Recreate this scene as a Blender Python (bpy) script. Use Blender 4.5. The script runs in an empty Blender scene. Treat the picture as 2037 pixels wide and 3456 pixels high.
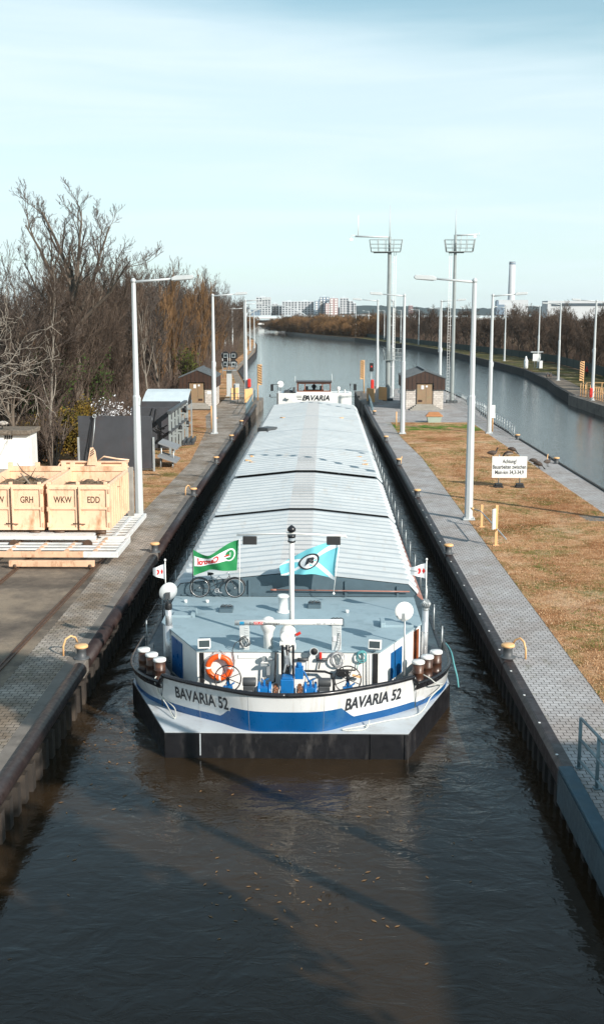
import bpy, math, random
from mathutils import Vector, Matrix, noise as mnoise
S = 0.8                     # survey units -> metres
PI = math.pi
scn = bpy.context.scene
COL = scn.collection
rnd = random.Random(7)
FR = {}                     # thing -> matrix from its local frame to the frame its parts are written in

# ------------------------------------------------------------------ mesh builder
class MB:
    def __init__(s): s.v = []; s.f = []; s.m = []; s.sm = []
    def face(s, idx, mi=0, sm=False): s.f.append(tuple(idx)); s.m.append(mi); s.sm.append(sm)
    def add(s, vs, fs, mi=0, sm=False):
        n = len(s.v); s.v += [tuple(p) for p in vs]
        for f in fs: s.face([i + n for i in f], mi, sm)
    def box(s, x0, x1, y0, y1, z0, z1, mi=0):
        s.add([(x0,y0,z0),(x1,y0,z0),(x1,y1,z0),(x0,y1,z0),(x0,y0,z1),(x1,y0,z1),(x1,y1,z1),(x0,y1,z1)],
              [(0,3,2,1),(4,5,6,7),(0,1,5,4),(1,2,6,5),(2,3,7,6),(3,0,4,7)], mi)
    def obox(s, c, sz, rz=0, mi=0, rx=0, ry=0):
        if isinstance(mi,float): rx,mi=mi,0
        M = Matrix.Rotation(rz,3,'Z') @ Matrix.Rotation(rx,3,'X') @ Matrix.Rotation(ry,3,'Y')
        hx,hy,hz = sz[0]/2, sz[1]/2, sz[2]/2; c = Vector(c)
        vs = [c + M @ Vector(p) for p in ((-hx,-hy,-hz),(hx,-hy,-hz),(hx,hy,-hz),(-hx,hy,-hz),(-hx,-hy,hz),(hx,-hy,hz),(hx,hy,hz),(-hx,hy,hz))]
        s.add(vs, [(0,3,2,1),(4,5,6,7),(0,1,5,4),(1,2,6,5),(2,3,7,6),(3,0,4,7)], mi)
    def beam(s, p0, p1, w, h, mi=0):
        p0 = Vector(p0); p1 = Vector(p1); d = (p1-p0).normalized()
        up = Vector((0,0,1)) if abs(d.z) < .95 else Vector((0,1,0))
        a = d.cross(up).normalized()*w/2; b = a.cross(d).normalized()*h/2
        vs = [p0-a-b,p0+a-b,p0+a+b,p0-a+b,p1-a-b,p1+a-b,p1+a+b,p1-a+b]
        s.add(vs, [(0,1,2,3),(7,6,5,4),(4,5,1,0),(5,6,2,1),(6,7,3,2),(7,4,0,3)], mi)
    def tube(s, pts, r, n=8, mi=0, cap=True, sm=True, closed=False):
        pts = [Vector(p) for p in pts]; k = len(pts)
        rr = r if isinstance(r, (list,tuple)) else [r]*k
        base = len(s.v); ref = None
        for i,p in enumerate(pts):
            if closed: d = pts[(i+1)%k]-pts[i-1]
            else: d = pts[min(i+1,k-1)]-pts[max(i-1,0)]
            d = d.normalized() if d.length > 1e-9 else Vector((0,0,1))
            if ref is None: ref = Vector((0,0,1)) if abs(d.z) < .9 else Vector((1,0,0))
            a = (ref - d*ref.dot(d))
            if a.length < 1e-4: a = d.orthogonal()
            a.normalize(); ref = a; b = d.cross(a)
            for j in range(n):
                t = 2*PI*j/n; s.v.append(tuple(p + a*(math.cos(t)*rr[i]) + b*(math.sin(t)*rr[i])))
        for i in range(k if closed else k-1):
            i2 = (i+1)%k
            for j in range(n):
                j2 = (j+1)%n
                s.face((base+i*n+j, base+i*n+j2, base+i2*n+j2, base+i2*n+j), mi, sm)
        if cap and not closed:
            s.face([base+j for j in range(n)][::-1], mi); s.face([base+(k-1)*n+j for j in range(n)], mi)
    def lathe(s, c, prof, n=16, mi=0, M=None, sm=True, cap=True):
        c = Vector(c); base = len(s.v)
        for r,z in prof:
            for j in range(n):
                t = 2*PI*j/n; p = Vector((r*math.cos(t), r*math.sin(t), z))
                if M is not None: p = M @ p
                s.v.append(tuple(c+p))
        for i in range(len(prof)-1):
            for j in range(n):
                j2=(j+1)%n; s.face((base+i*n+j, base+i*n+j2, base+(i+1)*n+j2, base+(i+1)*n+j), mi, sm)
        if cap:
            s.face([base+j for j in range(n)][::-1], mi); k=len(prof)-1
            s.face([base+k*n+j for j in range(n)], mi)
    def prism(s, pts, z0, z1, mi=0, mt=None):
        n = len(pts); b = len(s.v)
        s.v += [(x,y,z0) for x,y in pts] + [(x,y,z1) for x,y in pts]
        s.face([b+n+i for i in range(n)], mi if mt is None else mt); s.face([b+i for i in range(n)][::-1], mi)
        for i in range(n): s.face((b+i, b+(i+1)%n, b+n+(i+1)%n, b+n+i), mi)
    def extr(s, pts, axis, a, b2, mi=0):      # extrude a polygon given in the two other axes
        n = len(pts); b = len(s.v)
        for t in (a, b2):
            for p,q in pts: s.v.append((t,p,q) if axis=='x' else (p,t,q))
        s.face([b+i for i in range(n)][::-1], mi); s.face([b+n+i for i in range(n)], mi)
        for i in range(n): s.face((b+i, b+(i+1)%n, b+n+(i+1)%n, b+n+i), mi)
    def ring(s, c, R, r, M=None, n=24, k=8, mi=0, a0=0, a1=2*PI):
        full = abs(a1-a0-2*PI) < 1e-6; c = Vector(c); pts=[]
        for i in range(n if full else n+1):
            t = a0+(a1-a0)*i/n; p = Vector((R*math.cos(t), 0, R*math.sin(t)))
            if M is not None: p = M @ p
            pts.append(c+p)
        s.tube(pts, r, k, mi, closed=full)
    def build(s, name, mats, parent=None, loc=None, bevel=0, frame=None):
        me = bpy.data.meshes.new(name)
        if not isinstance(mats,(list,tuple)): mats=[mats]
        if parent is not None: inv = FR[parent].inverted()
        elif loc is not None: inv = Matrix.Translation(-Vector(loc))
        else: inv = Matrix.Identity(4)
        vs = [ (inv @ Vector(p))*S for p in s.v ]
        me.from_pydata(vs, [], s.f)
        for m in mats: me.materials.append(m)
        me.polygons.foreach_set('material_index', s.m); me.polygons.foreach_set('use_smooth', s.sm)
        me.update()
        o = bpy.data.objects.new(name, me); COL.objects.link(o)
        if parent is not None: o.parent = parent; FR[o] = FR[parent]
        else:
            if loc is not None: o.location = Vector(loc)*S
            FR[o] = Matrix.Translation(loc) if loc is not None else Matrix.Identity(4)
        if bevel:
            b = o.modifiers.new('bevel','BEVEL'); b.width = bevel*S; b.segments = 2; b.limit_method='ANGLE'; b.angle_limit=math.radians(40)
        return o

def tag(o, label=None, cat=None, group=None, kind=None):
    if label: o['label']=label
    if cat: o['category']=cat
    if group: o['group']=group
    if kind: o['kind']=kind
    return o
def thing(name, label, cat, loc=(0,0,0), rz=0, group=None, world=False, frame=None):
    o = bpy.data.objects.new(name, None); COL.objects.link(o)
    o.empty_display_size=.3; o.location = Vector(loc)*S; o.rotation_euler=(0,0,rz)
    tag(o,label,cat,group)
    if frame is not None: FR[o]=frame
    elif world: FR[o] = Matrix.Translation(loc) @ Matrix.Rotation(rz,4,'Z')
    else: FR[o] = Matrix.Identity(4)
    return o
def dup(o, loc=None, rz=0, label=None, group=None, sc=None, parent=None):
    c = o.copy(); COL.objects.link(c)
    if parent is not None: c.parent = parent
    else:
        c.location = Vector(loc)*S; c.rotation_euler=(0,0,rz)
        if sc is not None: c.scale = sc if isinstance(sc,(tuple,list)) else (sc,sc,sc)
        if label: c['label']=label
        if group: c['group']=group
    for ch in list(o.children): dup(ch, parent=c)
    return c
def place(o, loc, rz=0, label=None, sc=None):
    o.location = Vector(loc)*S; o.rotation_euler=(0,0,rz)
    if label: o['label']=label
    if sc is not None: o.scale = sc if isinstance(sc,(tuple,list)) else (sc,sc,sc)
    return o
class Placer:                # first call moves the prototype, later calls copy it
    def __init__(s,o): s.o=o; s.used=False
    def __call__(s,loc,rz=0,label=None,group=None,sc=None):
        if not s.used:
            s.used=True
            if group: s.o['group']=group
            return place(s.o,loc,rz,label,sc)
        return dup(s.o,loc,rz,label,group,sc)

# ------------------------------------------------------------------ materials
def lin(c):  # sRGB 0-255 -> linear
    return tuple(((v/255)/12.92 if v/255<=.04045 else ((v/255+.055)/1.055)**2.4) for v in c)
class NT:
    def __init__(s,name):
        s.mat=bpy.data.materials.new(name); s.mat.use_nodes=True; s.t=s.mat.node_tree; s.n=s.t.nodes; s.l=s.t.links
        s.b=s.n['Principled BSDF']; s._co=None
    def co(s):
        if s._co is None: s._co=s.n.new('ShaderNodeTexCoord').outputs['Object']
        return s._co
    def wpos(s): return s.n.new('ShaderNodeNewGeometry').outputs['Position']
    def map(s,vec,scale=(1,1,1),rot=(0,0,0),loc=(0,0,0)):
        m=s.n.new('ShaderNodeMapping'); s.l.new(vec,m.inputs[0]); m.inputs['Scale'].default_value=scale; m.inputs['Rotation'].default_value=rot; m.inputs['Location'].default_value=loc
        return m.outputs[0]
    def noise(s,scale,detail=4,rough=.55,vec=None,dist=0):
        n=s.n.new('ShaderNodeTexNoise'); s.l.new(vec if vec is not None else s.co(),n.inputs['Vector'])
        n.inputs['Scale'].default_value=scale; n.inputs['Detail'].default_value=detail; n.inputs['Roughness'].default_value=rough; n.inputs['Distortion'].default_value=dist
        return n.outputs['Fac']
    def ramp(s,fac,stops,interp='LINEAR'):
        r=s.n.new('ShaderNodeValToRGB'); s.l.new(fac,r.inputs[0]); e=r.color_ramp.elements; r.color_ramp.interpolation=interp
        while len(e)<len(stops): e.new(.5)
        for q,(p,c) in zip(e,stops):
            q.position=p; q.color=(c,c,c,1) if isinstance(c,(int,float)) else (*c,1)
        return r.outputs[0]
    def mix(s,fac,a,b,mode='MIX'):
        m=s.n.new('ShaderNodeMix'); m.data_type='RGBA'; m.blend_type=mode
        for si,v in ((0,fac),(6,a),(7,b)):
            sock=m.inputs[si]
            if isinstance(v,bpy.types.NodeSocket): s.l.new(v,sock)
            elif isinstance(v,(int,float)): sock.default_value = v if si==0 else (v,v,v,1)
            else: sock.default_value=(*v,1)
        return m.outputs[2]
    def math(s,op,a,b=0.0,c=None):
        m=s.n.new('ShaderNodeMath'); m.operation=op
        for i,v in enumerate((a,b) if c is None else (a,b,c)):
            if isinstance(v,bpy.types.NodeSocket): s.l.new(v,m.inputs[i])
            else: m.inputs[i].default_value=v
        return m.outputs[0]
    def bump(s,h,strength=.3,dist=.02,normal=None):
        b=s.n.new('ShaderNodeBump'); b.inputs['Strength'].default_value=strength; b.inputs['Distance'].default_value=dist
        s.l.new(h,b.inputs['Height'])
        if normal is not None: s.l.new(normal,b.inputs['Normal'])
        return b.outputs[0]
    def set(s,**k):
        for a,v in k.items():
            i=s.b.inputs[{'color':'Base Color','rough':'Roughness','metal':'Metallic','normal':'Normal','spec':'Specular IOR Level','ior':'IOR','trans':'Transmission Weight','alpha':'Alpha','coat':'Coat Weight'}[a]]
            if isinstance(v,bpy.types.NodeSocket): s.l.new(v,i)
            elif a=='color': i.default_value=(*v,1)
            else: i.default_value=v
        return s.mat
def paint(name,c,rough=.45,metal=0,var=.12,nscale=1.2,dirt=None,dfac=.35,bump=.08,bscale=8,dscale=1.1,stretch=(1,1,1)):
    t=NT(name); c=tuple(c); n=t.noise(nscale,5,.6)
    lo=tuple(v*(1-var) for v in c); hi=tuple(min(1,v*(1+var)) for v in c)
    col=t.ramp(n,[(.3,lo),(.7,hi)])
    if dirt is not None:
        d=t.noise(dscale,7,.68,vec=t.map(t.co(),stretch)); f=t.ramp(d,[(.52,0.0),(.72,dfac)]); col=t.mix(f,col,dirt)
    g=t.noise(nscale*5,3); r=t.ramp(g,[(.3,max(.02,rough-.08)),(.7,min(1,rough+.1))])
    k=dict(color=col,rough=r,metal=metal)
    if bump: k['normal']=t.bump(t.noise(bscale,4),bump,.01)
    return t.set(**k)
M={}
M['white']=paint('white_paint',(.78,.78,.76),.4,var=.04,dirt=(.5,.45,.38),dfac=.35,dscale=1.8,stretch=(1,1,.25))
M['hullwhite']=paint('hull_white_paint',(.70,.71,.71),.15,var=.05,nscale=.7,dirt=(.38,.33,.27),dfac=.5,dscale=2.2,stretch=(1,1,.14),bump=.12,bscale=1.5)
M['hullblue']=paint('hull_blue_paint',(.002,.085,.26),.32,var=.12,nscale=.8,dirt=(.05,.16,.26),dfac=.4,stretch=(1,1,.3))
M['ledge']=paint('ledge_grey_paint',(.50,.54,.57),.5,var=.08,dirt=(.3,.27,.23),dfac=.5,dscale=2)
M['hullblack']=paint('hull_black_paint',(.008,.008,.010),.42,var=.4,nscale=1.0,dirt=(.075,.07,.068),dfac=.6,dscale=2.6,stretch=(1,1,.35),bump=.25,bscale=2)
M['roofgrey']=paint('deckhouse_roof_paint',(.29,.385,.43),.5,var=.08,nscale=.6,dirt=(.13,.19,.22),dfac=.5,dscale=1.5)
M['deck']=paint('dark_deck_paint',(.05,.075,.09),.55,var=.2,dirt=(.03,.035,.04),dfac=.6)
M['coaming']=paint('coaming_paint',(.075,.115,.14),.45,var=.12,dirt=(.04,.05,.06),dfac=.5)
M['alu']=None
M['black']=paint('black_rubber',(.012,.012,.013),.55,var=.3)
M['blackgloss']=paint('black_gloss_paint',(.015,.015,.018),.3,var=.3)
M['bollbrown']=paint('rusty_brown_steel',(.05,.022,.014),.4,var=.4,nscale=4,dirt=(.16,.07,.03),dfac=.6,dscale=4)
M['blue']=paint('machinery_blue_paint',(.01,.15,.42),.35,var=.15,dirt=(.02,.05,.09),dfac=.5,dscale=5)
M['copper']=paint('rusty_chain',(.28,.12,.06),.5,metal=.3,var=.5,nscale=12)
M['steel']=paint('galvanised_steel',(.42,.45,.46),.45,metal=.5,var=.1,dirt=(.2,.19,.18),dfac=.3)
M['lamp']=paint('lamp_grey_paint',(.50,.53,.54),.42,var=.06,nscale=.6,dirt=(.3,.31,.31),dfac=.4,dscale=.9,stretch=(1,1,.2))
M['lens']=paint('lamp_lens',(.62,.64,.64),.15,var=.03,bump=0)
M['silver']=paint('silver_pipe',(.6,.61,.62),.32,metal=.6,var=.08)
M['orange']=paint('lifebuoy_orange',(.78,.10,.01),.4,var=.08)
M['red']=paint('red_paint',(.55,.03,.02),.4,var=.1)
M['brownwood']=paint('varnished_wood',(.22,.06,.02),.35,var=.3,nscale=6,stretch=(1,1,.2))
M['redrail']=paint('red_lead_primer',(.30,.13,.10),.6,var=.15,dirt=(.4,.3,.27),dfac=.6)
M['teal']=paint('teal_rope',(.10,.32,.34),.8,var=.2,nscale=20)
M['rope']=paint('pale_rope',(.55,.56,.52),.85,var=.15,nscale=20)
M['cable']=paint('grey_cable',(.3,.3,.31),.6,var=.2)
M['yellow']=paint('faded_yellow_paint',(.84,.55,.37),.5,var=.06,nscale=1.5,dirt=(.30,.12,.035),dfac=.75,dscale=1.6,stretch=(1.2,1.2,.45),bump=.15)
M['rustyellow']=paint('rusty_yellow_steel',(.68,.43,.28),.6,var=.15,nscale=2,dirt=(.25,.10,.035),dfac=.8,dscale=2.4,stretch=(1.5,1.5,.6),bump=.2)
M['signyellow']=paint('signal_yellow_paint',(.76,.44,.20),.5,var=.08,dirt=(.35,.2,.1),dfac=.4)
M['whiteframe']=paint('white_frame_paint',(.66,.68,.68),.5,var=.06,dirt=(.3,.2,.12),dfac=.4,dscale=2)
M['darkplate']=paint('dark_steel_plate',(.045,.048,.056),.6,var=.35,nscale=.35,dirt=(.06,.03,.025),dfac=.5,dscale=.6)
M['darkgrey']=paint('dark_grey_steel',(.06,.065,.07),.5,var=.2)
M['canopy']=paint('canopy_sheet',(.52,.6,.64),.5,var=.08,dirt=(.4,.45,.47),dfac=.5)
M['brownclad']=paint('brown_cladding',(.045,.022,.014),.5,var=.15)
M['hutroof']=paint('hut_roof_sheet',(.09,.105,.115),.5,var=.2,dirt=(.2,.22,.23),dfac=.5,dscale=2)
M['door']=paint('brown_door',(.26,.17,.10),.5,var=.08,dirt=(.2,.24,.12),dfac=.5,dscale=2)
M['concrete']=paint('concrete',(.30,.28,.25),.85,var=.18,nscale=1.5,dirt=(.13,.12,.10),dfac=.7,dscale=.8,bump=.4,bscale=12)
M['oldconcrete']=paint('old_concrete',(.17,.15,.13),.85,var=.2,nscale=1.2,dirt=(.05,.045,.04),dfac=.8,dscale=.7,bump=.5,bscale=9)
M['mosswood']=paint('mossy_roof_edge',(.17,.14,.11),.9,var=.45,nscale=7,dirt=(.05,.035,.025),dfac=.8,dscale=4,bump=.8)
M['coping']=paint('brown_steel_coping',(.022,.012,.011),.45,var=.25,nscale=1.2,dirt=(.10,.07,.06),dfac=.5,dscale=.9,bump=.2)
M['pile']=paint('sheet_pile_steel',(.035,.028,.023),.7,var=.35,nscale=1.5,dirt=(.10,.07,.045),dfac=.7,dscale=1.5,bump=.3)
M['pile_shaded']=paint('shaded_sheet_pile_steel',(.012,.011,.010),.7,var=.35,dirt=(.04,.03,.024),dfac=.6,dscale=1.5,bump=.3)  # right wall piles: shade put into a darker copy of the pile steel
M['mastgrey']=paint('mast_grey_paint',(.26,.29,.29),.5,var=.08,dirt=(.2,.21,.21),dfac=.4)
M['darkquay']=paint('dark_quay_face',(.018,.016,.014),.8,var=.4,dirt=(.07,.055,.04),dfac=.5)
M['slotgrey']=paint('slot_grey',(.30,.305,.31),.6)
M['tray']=paint('tray_grey',(.20,.21,.22),.6,var=.15,dirt=(.1,.08,.07),dfac=.5)
M['tealsteel']=paint('teal_painted_steel',(.02,.065,.095),.6,var=.2,dirt=(.06,.09,.1),dfac=.6,dscale=3)
M['railsteel']=paint('galvanised_railing',(.15,.22,.25),.45,metal=.3,var=.1)
M['rust']=paint('rusty_rail',(.09,.05,.03),.6,var=.3,nscale=5)
M['glass']=NT('window_glass').set(color=(.03,.045,.05),rough=.05,spec=.8)
M['bglass']=NT('building_glass').set(color=(.06,.08,.10),rough=.12,spec=.6)
M['boxgreen']=paint('grit_box_green',(.34,.42,.36),.5,var=.06,dirt=(.2,.22,.18),dfac=.3)
M['boxlid']=paint('grit_box_lid',(.42,.18,.07),.5,var=.12,dirt=(.5,.35,.2),dfac=.5)
M['debris']=paint('plant_debris',(.13,.085,.05),.95,var=.7,nscale=14,bump=.6)
M['signwhite']=paint('sign_white',(.72,.73,.72),.35,var=.02,bump=0)
M['ink']=NT('sign_ink').set(color=(.02,.022,.028),rough=.5)
M['inkbrown']=NT('stencil_ink').set(color=(.06,.035,.02),rough=.6)
M['flaggreen']=NT('flag_green').set(color=(.006,.19,.055),rough=.75)
M['flagwhite']=NT('flag_white').set(color=(.72,.74,.76),rough=.75)
M['flagred']=NT('flag_red').set(color=(.55,.02,.02),rough=.75)
M['flagcyan']=NT('flag_cyan').set(color=(.16,.52,.60),rough=.75)
M['logoblue']=NT('logo_blue').set(color=(.02,.25,.45),rough=.4)
M['logored']=NT('logo_red').set(color=(.6,.03,.03),rough=.4)
M['greyink']=NT('grey_ink').set(color=(.35,.4,.44),rough=.4)
# special materials
def mk_alu():
    t=NT('aluminium_hatch_sheet'); co=t.co()
    n=t.noise(.35,5,.6); n2=t.noise(3,5,.6,vec=t.map(co,(.4,3,1)))
    c=t.ramp(n,[(.3,(.44,.475,.49)),(.7,(.53,.56,.57))]); f=t.ramp(n2,[(.48,0.0),(.72,.6)])
    c=t.mix(f,c,(.34,.39,.42)); n3=t.noise(.8,6,.7,vec=t.map(co,(2.5,.5,1))); c=t.mix(t.ramp(n3,[(.56,0.0),(.72,.5)]),c,(.40,.37,.33))
    return t.set(color=c,rough=.45,metal=.1,normal=t.bump(t.noise(5,3),.06,.01))
M['alu']=mk_alu()
def mk_strip():     # perforated non-slip strip down the middle of the covers
    t=NT('hatch_walkway_strip'); b=t.n.new('ShaderNodeTexBrick'); t.l.new(t.map(t.co(),(1,1,1)),b.inputs['Vector'])
    b.inputs['Scale'].default_value=1; b.inputs['Brick Width'].default_value=.09; b.inputs['Row Height'].default_value=.80; b.inputs['Mortar Size'].default_value=.022
    b.offset=0
    b.inputs['Color1'].default_value=(.36,.36,.36,1); b.inputs['Color2'].default_value=(.40,.40,.40,1); b.inputs['Mortar'].default_value=(.2,.2,.21,1)
    return t.set(color=b.outputs['Color'],rough=.55,metal=.2)
M['strip']=paint('hatch_walkway_strip',(.50,.505,.505),.5,metal=.2,var=.1,nscale=3,dirt=(.25,.25,.25),dfac=.5,dscale=3)
def mk_paving(name,c1,c2,mort,dirt):
    t=NT(name); v=t.map(t.wpos(),(1,1,1),(0,0,0)); b=t.n.new('ShaderNodeTexBrick'); t.l.new(v,b.inputs['Vector'])
    wob=t.noise(9,2,vec=t.wpos())
    add=t.n.new('ShaderNodeVectorMath'); add.operation='ADD'; cmb=t.n.new('ShaderNodeCombineXYZ'); t.l.new(t.math('MULTIPLY',wob,.03),cmb.inputs[1]); t.l.new(t.math('MULTIPLY',wob,.02),cmb.inputs[0])
    t.l.new(v,add.inputs[0]); t.l.new(cmb.outputs[0],add.inputs[1]); t.l.new(add.outputs[0],b.inputs['Vector'])
    b.inputs['Scale'].default_value=1; b.inputs['Brick Width'].default_value=.22; b.inputs['Row Height'].default_value=.19; b.inputs['Mortar Size'].default_value=.011; b.inputs['Mortar Smooth'].default_value=.3
    b.inputs['Bias'].default_value=0; b.inputs['Color1'].default_value=(*c1,1); b.inputs['Color2'].default_value=(*c2,1); b.inputs['Mortar'].default_value=(*mort,1)
    n=t.noise(.5,6,.65,vec=t.wpos()); f=t.ramp(n,[(.40,0.0),(.62,1.0)]); c=t.mix(f,b.outputs['Color'],dirt,'MULTIPLY'); nm=t.noise(1.6,7,.75,vec=t.map(t.wpos(),(1,.5,1),loc=(1,3,0))); c=t.mix(t.ramp(nm,[(.56,0.0),(.68,.55)]),c,(.12,.115,.06))
    n2=t.noise(7,5,.7,vec=t.wpos()); f2=t.ramp(n2,[(.6,0.0),(.72,.5)]); c=t.mix(f2,c,(.10,.085,.06))
    n3=t.noise(.9,4,.6,vec=t.map(t.wpos(),loc=(9,4,0))); f3=t.ramp(n3,[(.62,0.0),(.72,.3)]); c=t.mix(f3,c,(.5,.49,.47))
    h=t.math('ADD',t.math('MULTIPLY',b.outputs['Fac'],-1.0),t.math('MULTIPLY',n2,.3))
    return t.set(color=c,rough=.85,normal=t.bump(h,.7,.012))
M['paveR']=mk_paving('block_paving_grey',(.45,.44,.44),(.36,.35,.35),(.045,.04,.035),(.78,.72,.68))
M['paveL']=mk_paving('block_paving_brown',(.40,.35,.30),(.27,.24,.21),(.035,.028,.02),(.55,.47,.38))
def mk_asphalt():
    t=NT('old_asphalt'); n=t.noise(.35,7,.65,vec=t.wpos()); n2=t.noise(25,3,.7,vec=t.wpos()); n3=t.noise(1.1,6,.7,vec=t.map(t.wpos(),loc=(3,8,0)))
    c=t.ramp(n,[(.38,(.085,.066,.05)),(.5,(.16,.125,.095)),(.62,(.29,.225,.16))])
    c=t.mix(t.ramp(n3,[(.52,0.0),(.66,.55)]),c,(.33,.26,.19)); c=t.mix(t.ramp(n2,[(.4,.35),(.7,0.0)]),c,(.03,.025,.02))
    return t.set(color=c,rough=.9,normal=t.bump(n2,.5,.01))
M['asphalt']=mk_asphalt()
def mk_grass(name,stops,gfac,gscale=.35,green=((.05,.10,.01),(.09,.16,.02)),band=None):
    t=NT(name); w=t.wpos(); n=t.noise(1.2,8,.75,vec=w); n2=t.noise(18,6,.8,vec=w); n3=t.noise(gscale,6,.65,vec=t.map(w,loc=(5,1,0)))
    m=t.mix(.62,n,n2); c=t.ramp(m,stops); g=t.ramp(n2,[(.35,green[0]),(.7,green[1])])
    f=t.math('MULTIPLY',t.ramp(n3,[(gfac,0.0),(gfac+.10,1.0)]),t.ramp(t.noise(4,5,.7,vec=w),[(.42,0.0),(.6,.85)])); c=t.mix(f,c,g)
    big=t.noise(.22,4,.6,vec=t.map(w,loc=(2,7,0))); c=t.mix(t.ramp(big,[(.36,.85),(.52,0.0)]),c,(.62,.46,.34),'MULTIPLY'); pl=t.noise(.30,5,.7,vec=t.map(w,loc=(12,3,0))); c=t.mix(t.ramp(pl,[(.54,0.0),(.66,.45)]),c,(.74,.53,.36))
    gl=t.noise(.35,5,.75,vec=t.map(w,loc=(2,17,0))); c=t.mix(t.math('MULTIPLY',t.ramp(gl,[(.53,0.0),(.63,.75)]),t.ramp(n2,[(.4,.2),(.6,1.0)])),c,g)
    if band:
        sp=t.n.new('ShaderNodeSeparateXYZ'); t.l.new(w,sp.inputs[0]); u=t.math('DIVIDE',t.math('SUBTRACT',sp.outputs[1],band[0]-2),band[1]-band[0]+4)
        bf=t.ramp(u,[(0,0.0),(.3,.50),(.7,.50),(1,0.0)]); k=t.math('ADD',bf,t.math('SUBTRACT',t.noise(.5,5,.7,vec=t.map(w,loc=(4,4,0))),.5)); k=t.ramp(k,[(.42,0.0),(.56,.95)])
        c=t.mix(k,c,t.ramp(n2,[(.3,(.015,.06,.003)),(.5,(.05,.16,.008)),(.7,(.12,.25,.02))]))
    return t.set(color=c,rough=.95,spec=.15,normal=t.bump(n2,1.0,.06))
M['lawn']=mk_grass('dry_lawn',[(.38,(.10,.04,.015)),(.46,(.34,.16,.07)),(.53,(.54,.30,.15)),(.62,(.78,.54,.36))],.49,band=(97,103.5))
M['lawnL']=mk_grass('dry_lawn_left',[(.38,(.10,.042,.015)),(.46,(.32,.16,.07)),(.53,(.50,.28,.14)),(.62,(.76,.52,.34))],.56)
M['green']=mk_grass('green_grass',[(.3,(.02,.07,.004)),(.5,(.05,.15,.008)),(.7,(.12,.24,.02))],.8)
M['bank']=mk_grass('river_bank_grass',[(.32,(.04,.045,.015)),(.5,(.11,.09,.035)),(.7,(.20,.145,.07))],.45,.1,((.03,.06,.008),(.07,.11,.015)))
M['earth']=mk_grass('leaf_litter',[(.3,(.035,.022,.012)),(.5,(.10,.06,.032)),(.7,(.20,.125,.07))],.62,.15,((.03,.05,.008),(.06,.09,.015)))
def mk_stone():
    t=NT('pale_stone_masonry'); b=t.n.new('ShaderNodeTexBrick'); v=t.co()
    sp=t.n.new('ShaderNodeSeparateXYZ'); t.l.new(v,sp.inputs[0]); cb=t.n.new('ShaderNodeCombineXYZ'); t.l.new(t.math('ADD',sp.outputs[0],sp.outputs[1]),cb.inputs[0]); t.l.new(sp.outputs[2],cb.inputs[1])
    t.l.new(cb.outputs[0],b.inputs['Vector']); b.inputs['Scale'].default_value=1; b.inputs['Brick Width'].default_value=.5; b.inputs['Row Height'].default_value=.2; b.inputs['Mortar Size'].default_value=.012
    b.inputs['Color1'].default_value=(.62,.57,.52,1); b.inputs['Color2'].default_value=(.46,.41,.37,1); b.inputs['Mortar'].default_value=(.25,.22,.2,1)
    n=t.noise(5,5,.6); c=t.mix(t.ramp(n,[(.5,0.0),(.75,.5)]),b.outputs['Color'],(.3,.25,.2))
    return t.set(color=c,rough=.9,normal=t.bump(t.math('ADD',n,t.math('MULTIPLY',b.outputs['Fac'],-.6)),.8,.03))
M['stone']=mk_stone()
def mk_bark(name,c,var=.5):
    t=NT(name); n=t.noise(3,4,.6,vec=t.map(t.co(),(1,1,.3)))
    oi=t.n.new('ShaderNodeObjectInfo'); r=oi.outputs['Random']
    col=t.ramp(n,[(.3,tuple(v*(1-var) for v in c)),(.7,tuple(min(1,v*(1+var*.6)) for v in c))])
    col=t.mix(t.math('MULTIPLY',r,.30),col,(.15,.10,.07) if 'pale' not in name else (.3,.3,.3),'MIX')
    return t.set(color=col,rough=.9,spec=.2)
M['bark']=mk_bark('brown_bark',(.09,.07,.055)); M['barkgrey']=mk_bark('grey_bark',(.13,.11,.09)); M['barkpale']=mk_bark('pale_bark',(.21,.175,.135),.35)
M['twig']=mk_bark('brown_twigs',(.072,.052,.040),.4); M['twigdark']=mk_bark('dark_twigs',(.075,.05,.04),.3); M['twiggold']=mk_bark('golden_twigs',(.19,.105,.045),.3); M['twiggrey']=mk_bark('grey_twigs',(.075,.062,.055),.35)
def leafmat(name,a,b):
    t=NT(name); n=t.noise(1.5,4,.6); n2=t.noise(.25,3)
    return t.set(color=t.mix(t.ramp(n2,[(.4,0.0),(.6,1.0)]),t.ramp(n,[(.3,a),(.7,b)]),tuple(v*.8 for v in b)),rough=.85,spec=.2)
M['bushgold']=leafmat('golden_brown_brush',(.08,.045,.02),(.20,.11,.048)); M['bushbrown']=leafmat('brown_brush',(.04,.027,.018),(.10,.065,.04))
M['leafgreen']=leafmat('yellow_green_leaves',(.02,.035,.005),(.09,.10,.016)); M['ivy']=leafmat('ivy_leaves',(.015,.035,.008),(.05,.09,.015))
M['leaforange']=leafmat('orange_green_leaves',(.035,.05,.008),(.20,.12,.02))
M['blossom']=leafmat('white_blossom',(.5,.5,.52),(.75,.75,.78))
M['hillgreen']=leafmat('far_forest',(.022,.042,.048),(.05,.075,.08))
M['fence']=NT('green_mesh_fence').set(color=(.012,.03,.026),rough=.8)
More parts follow.
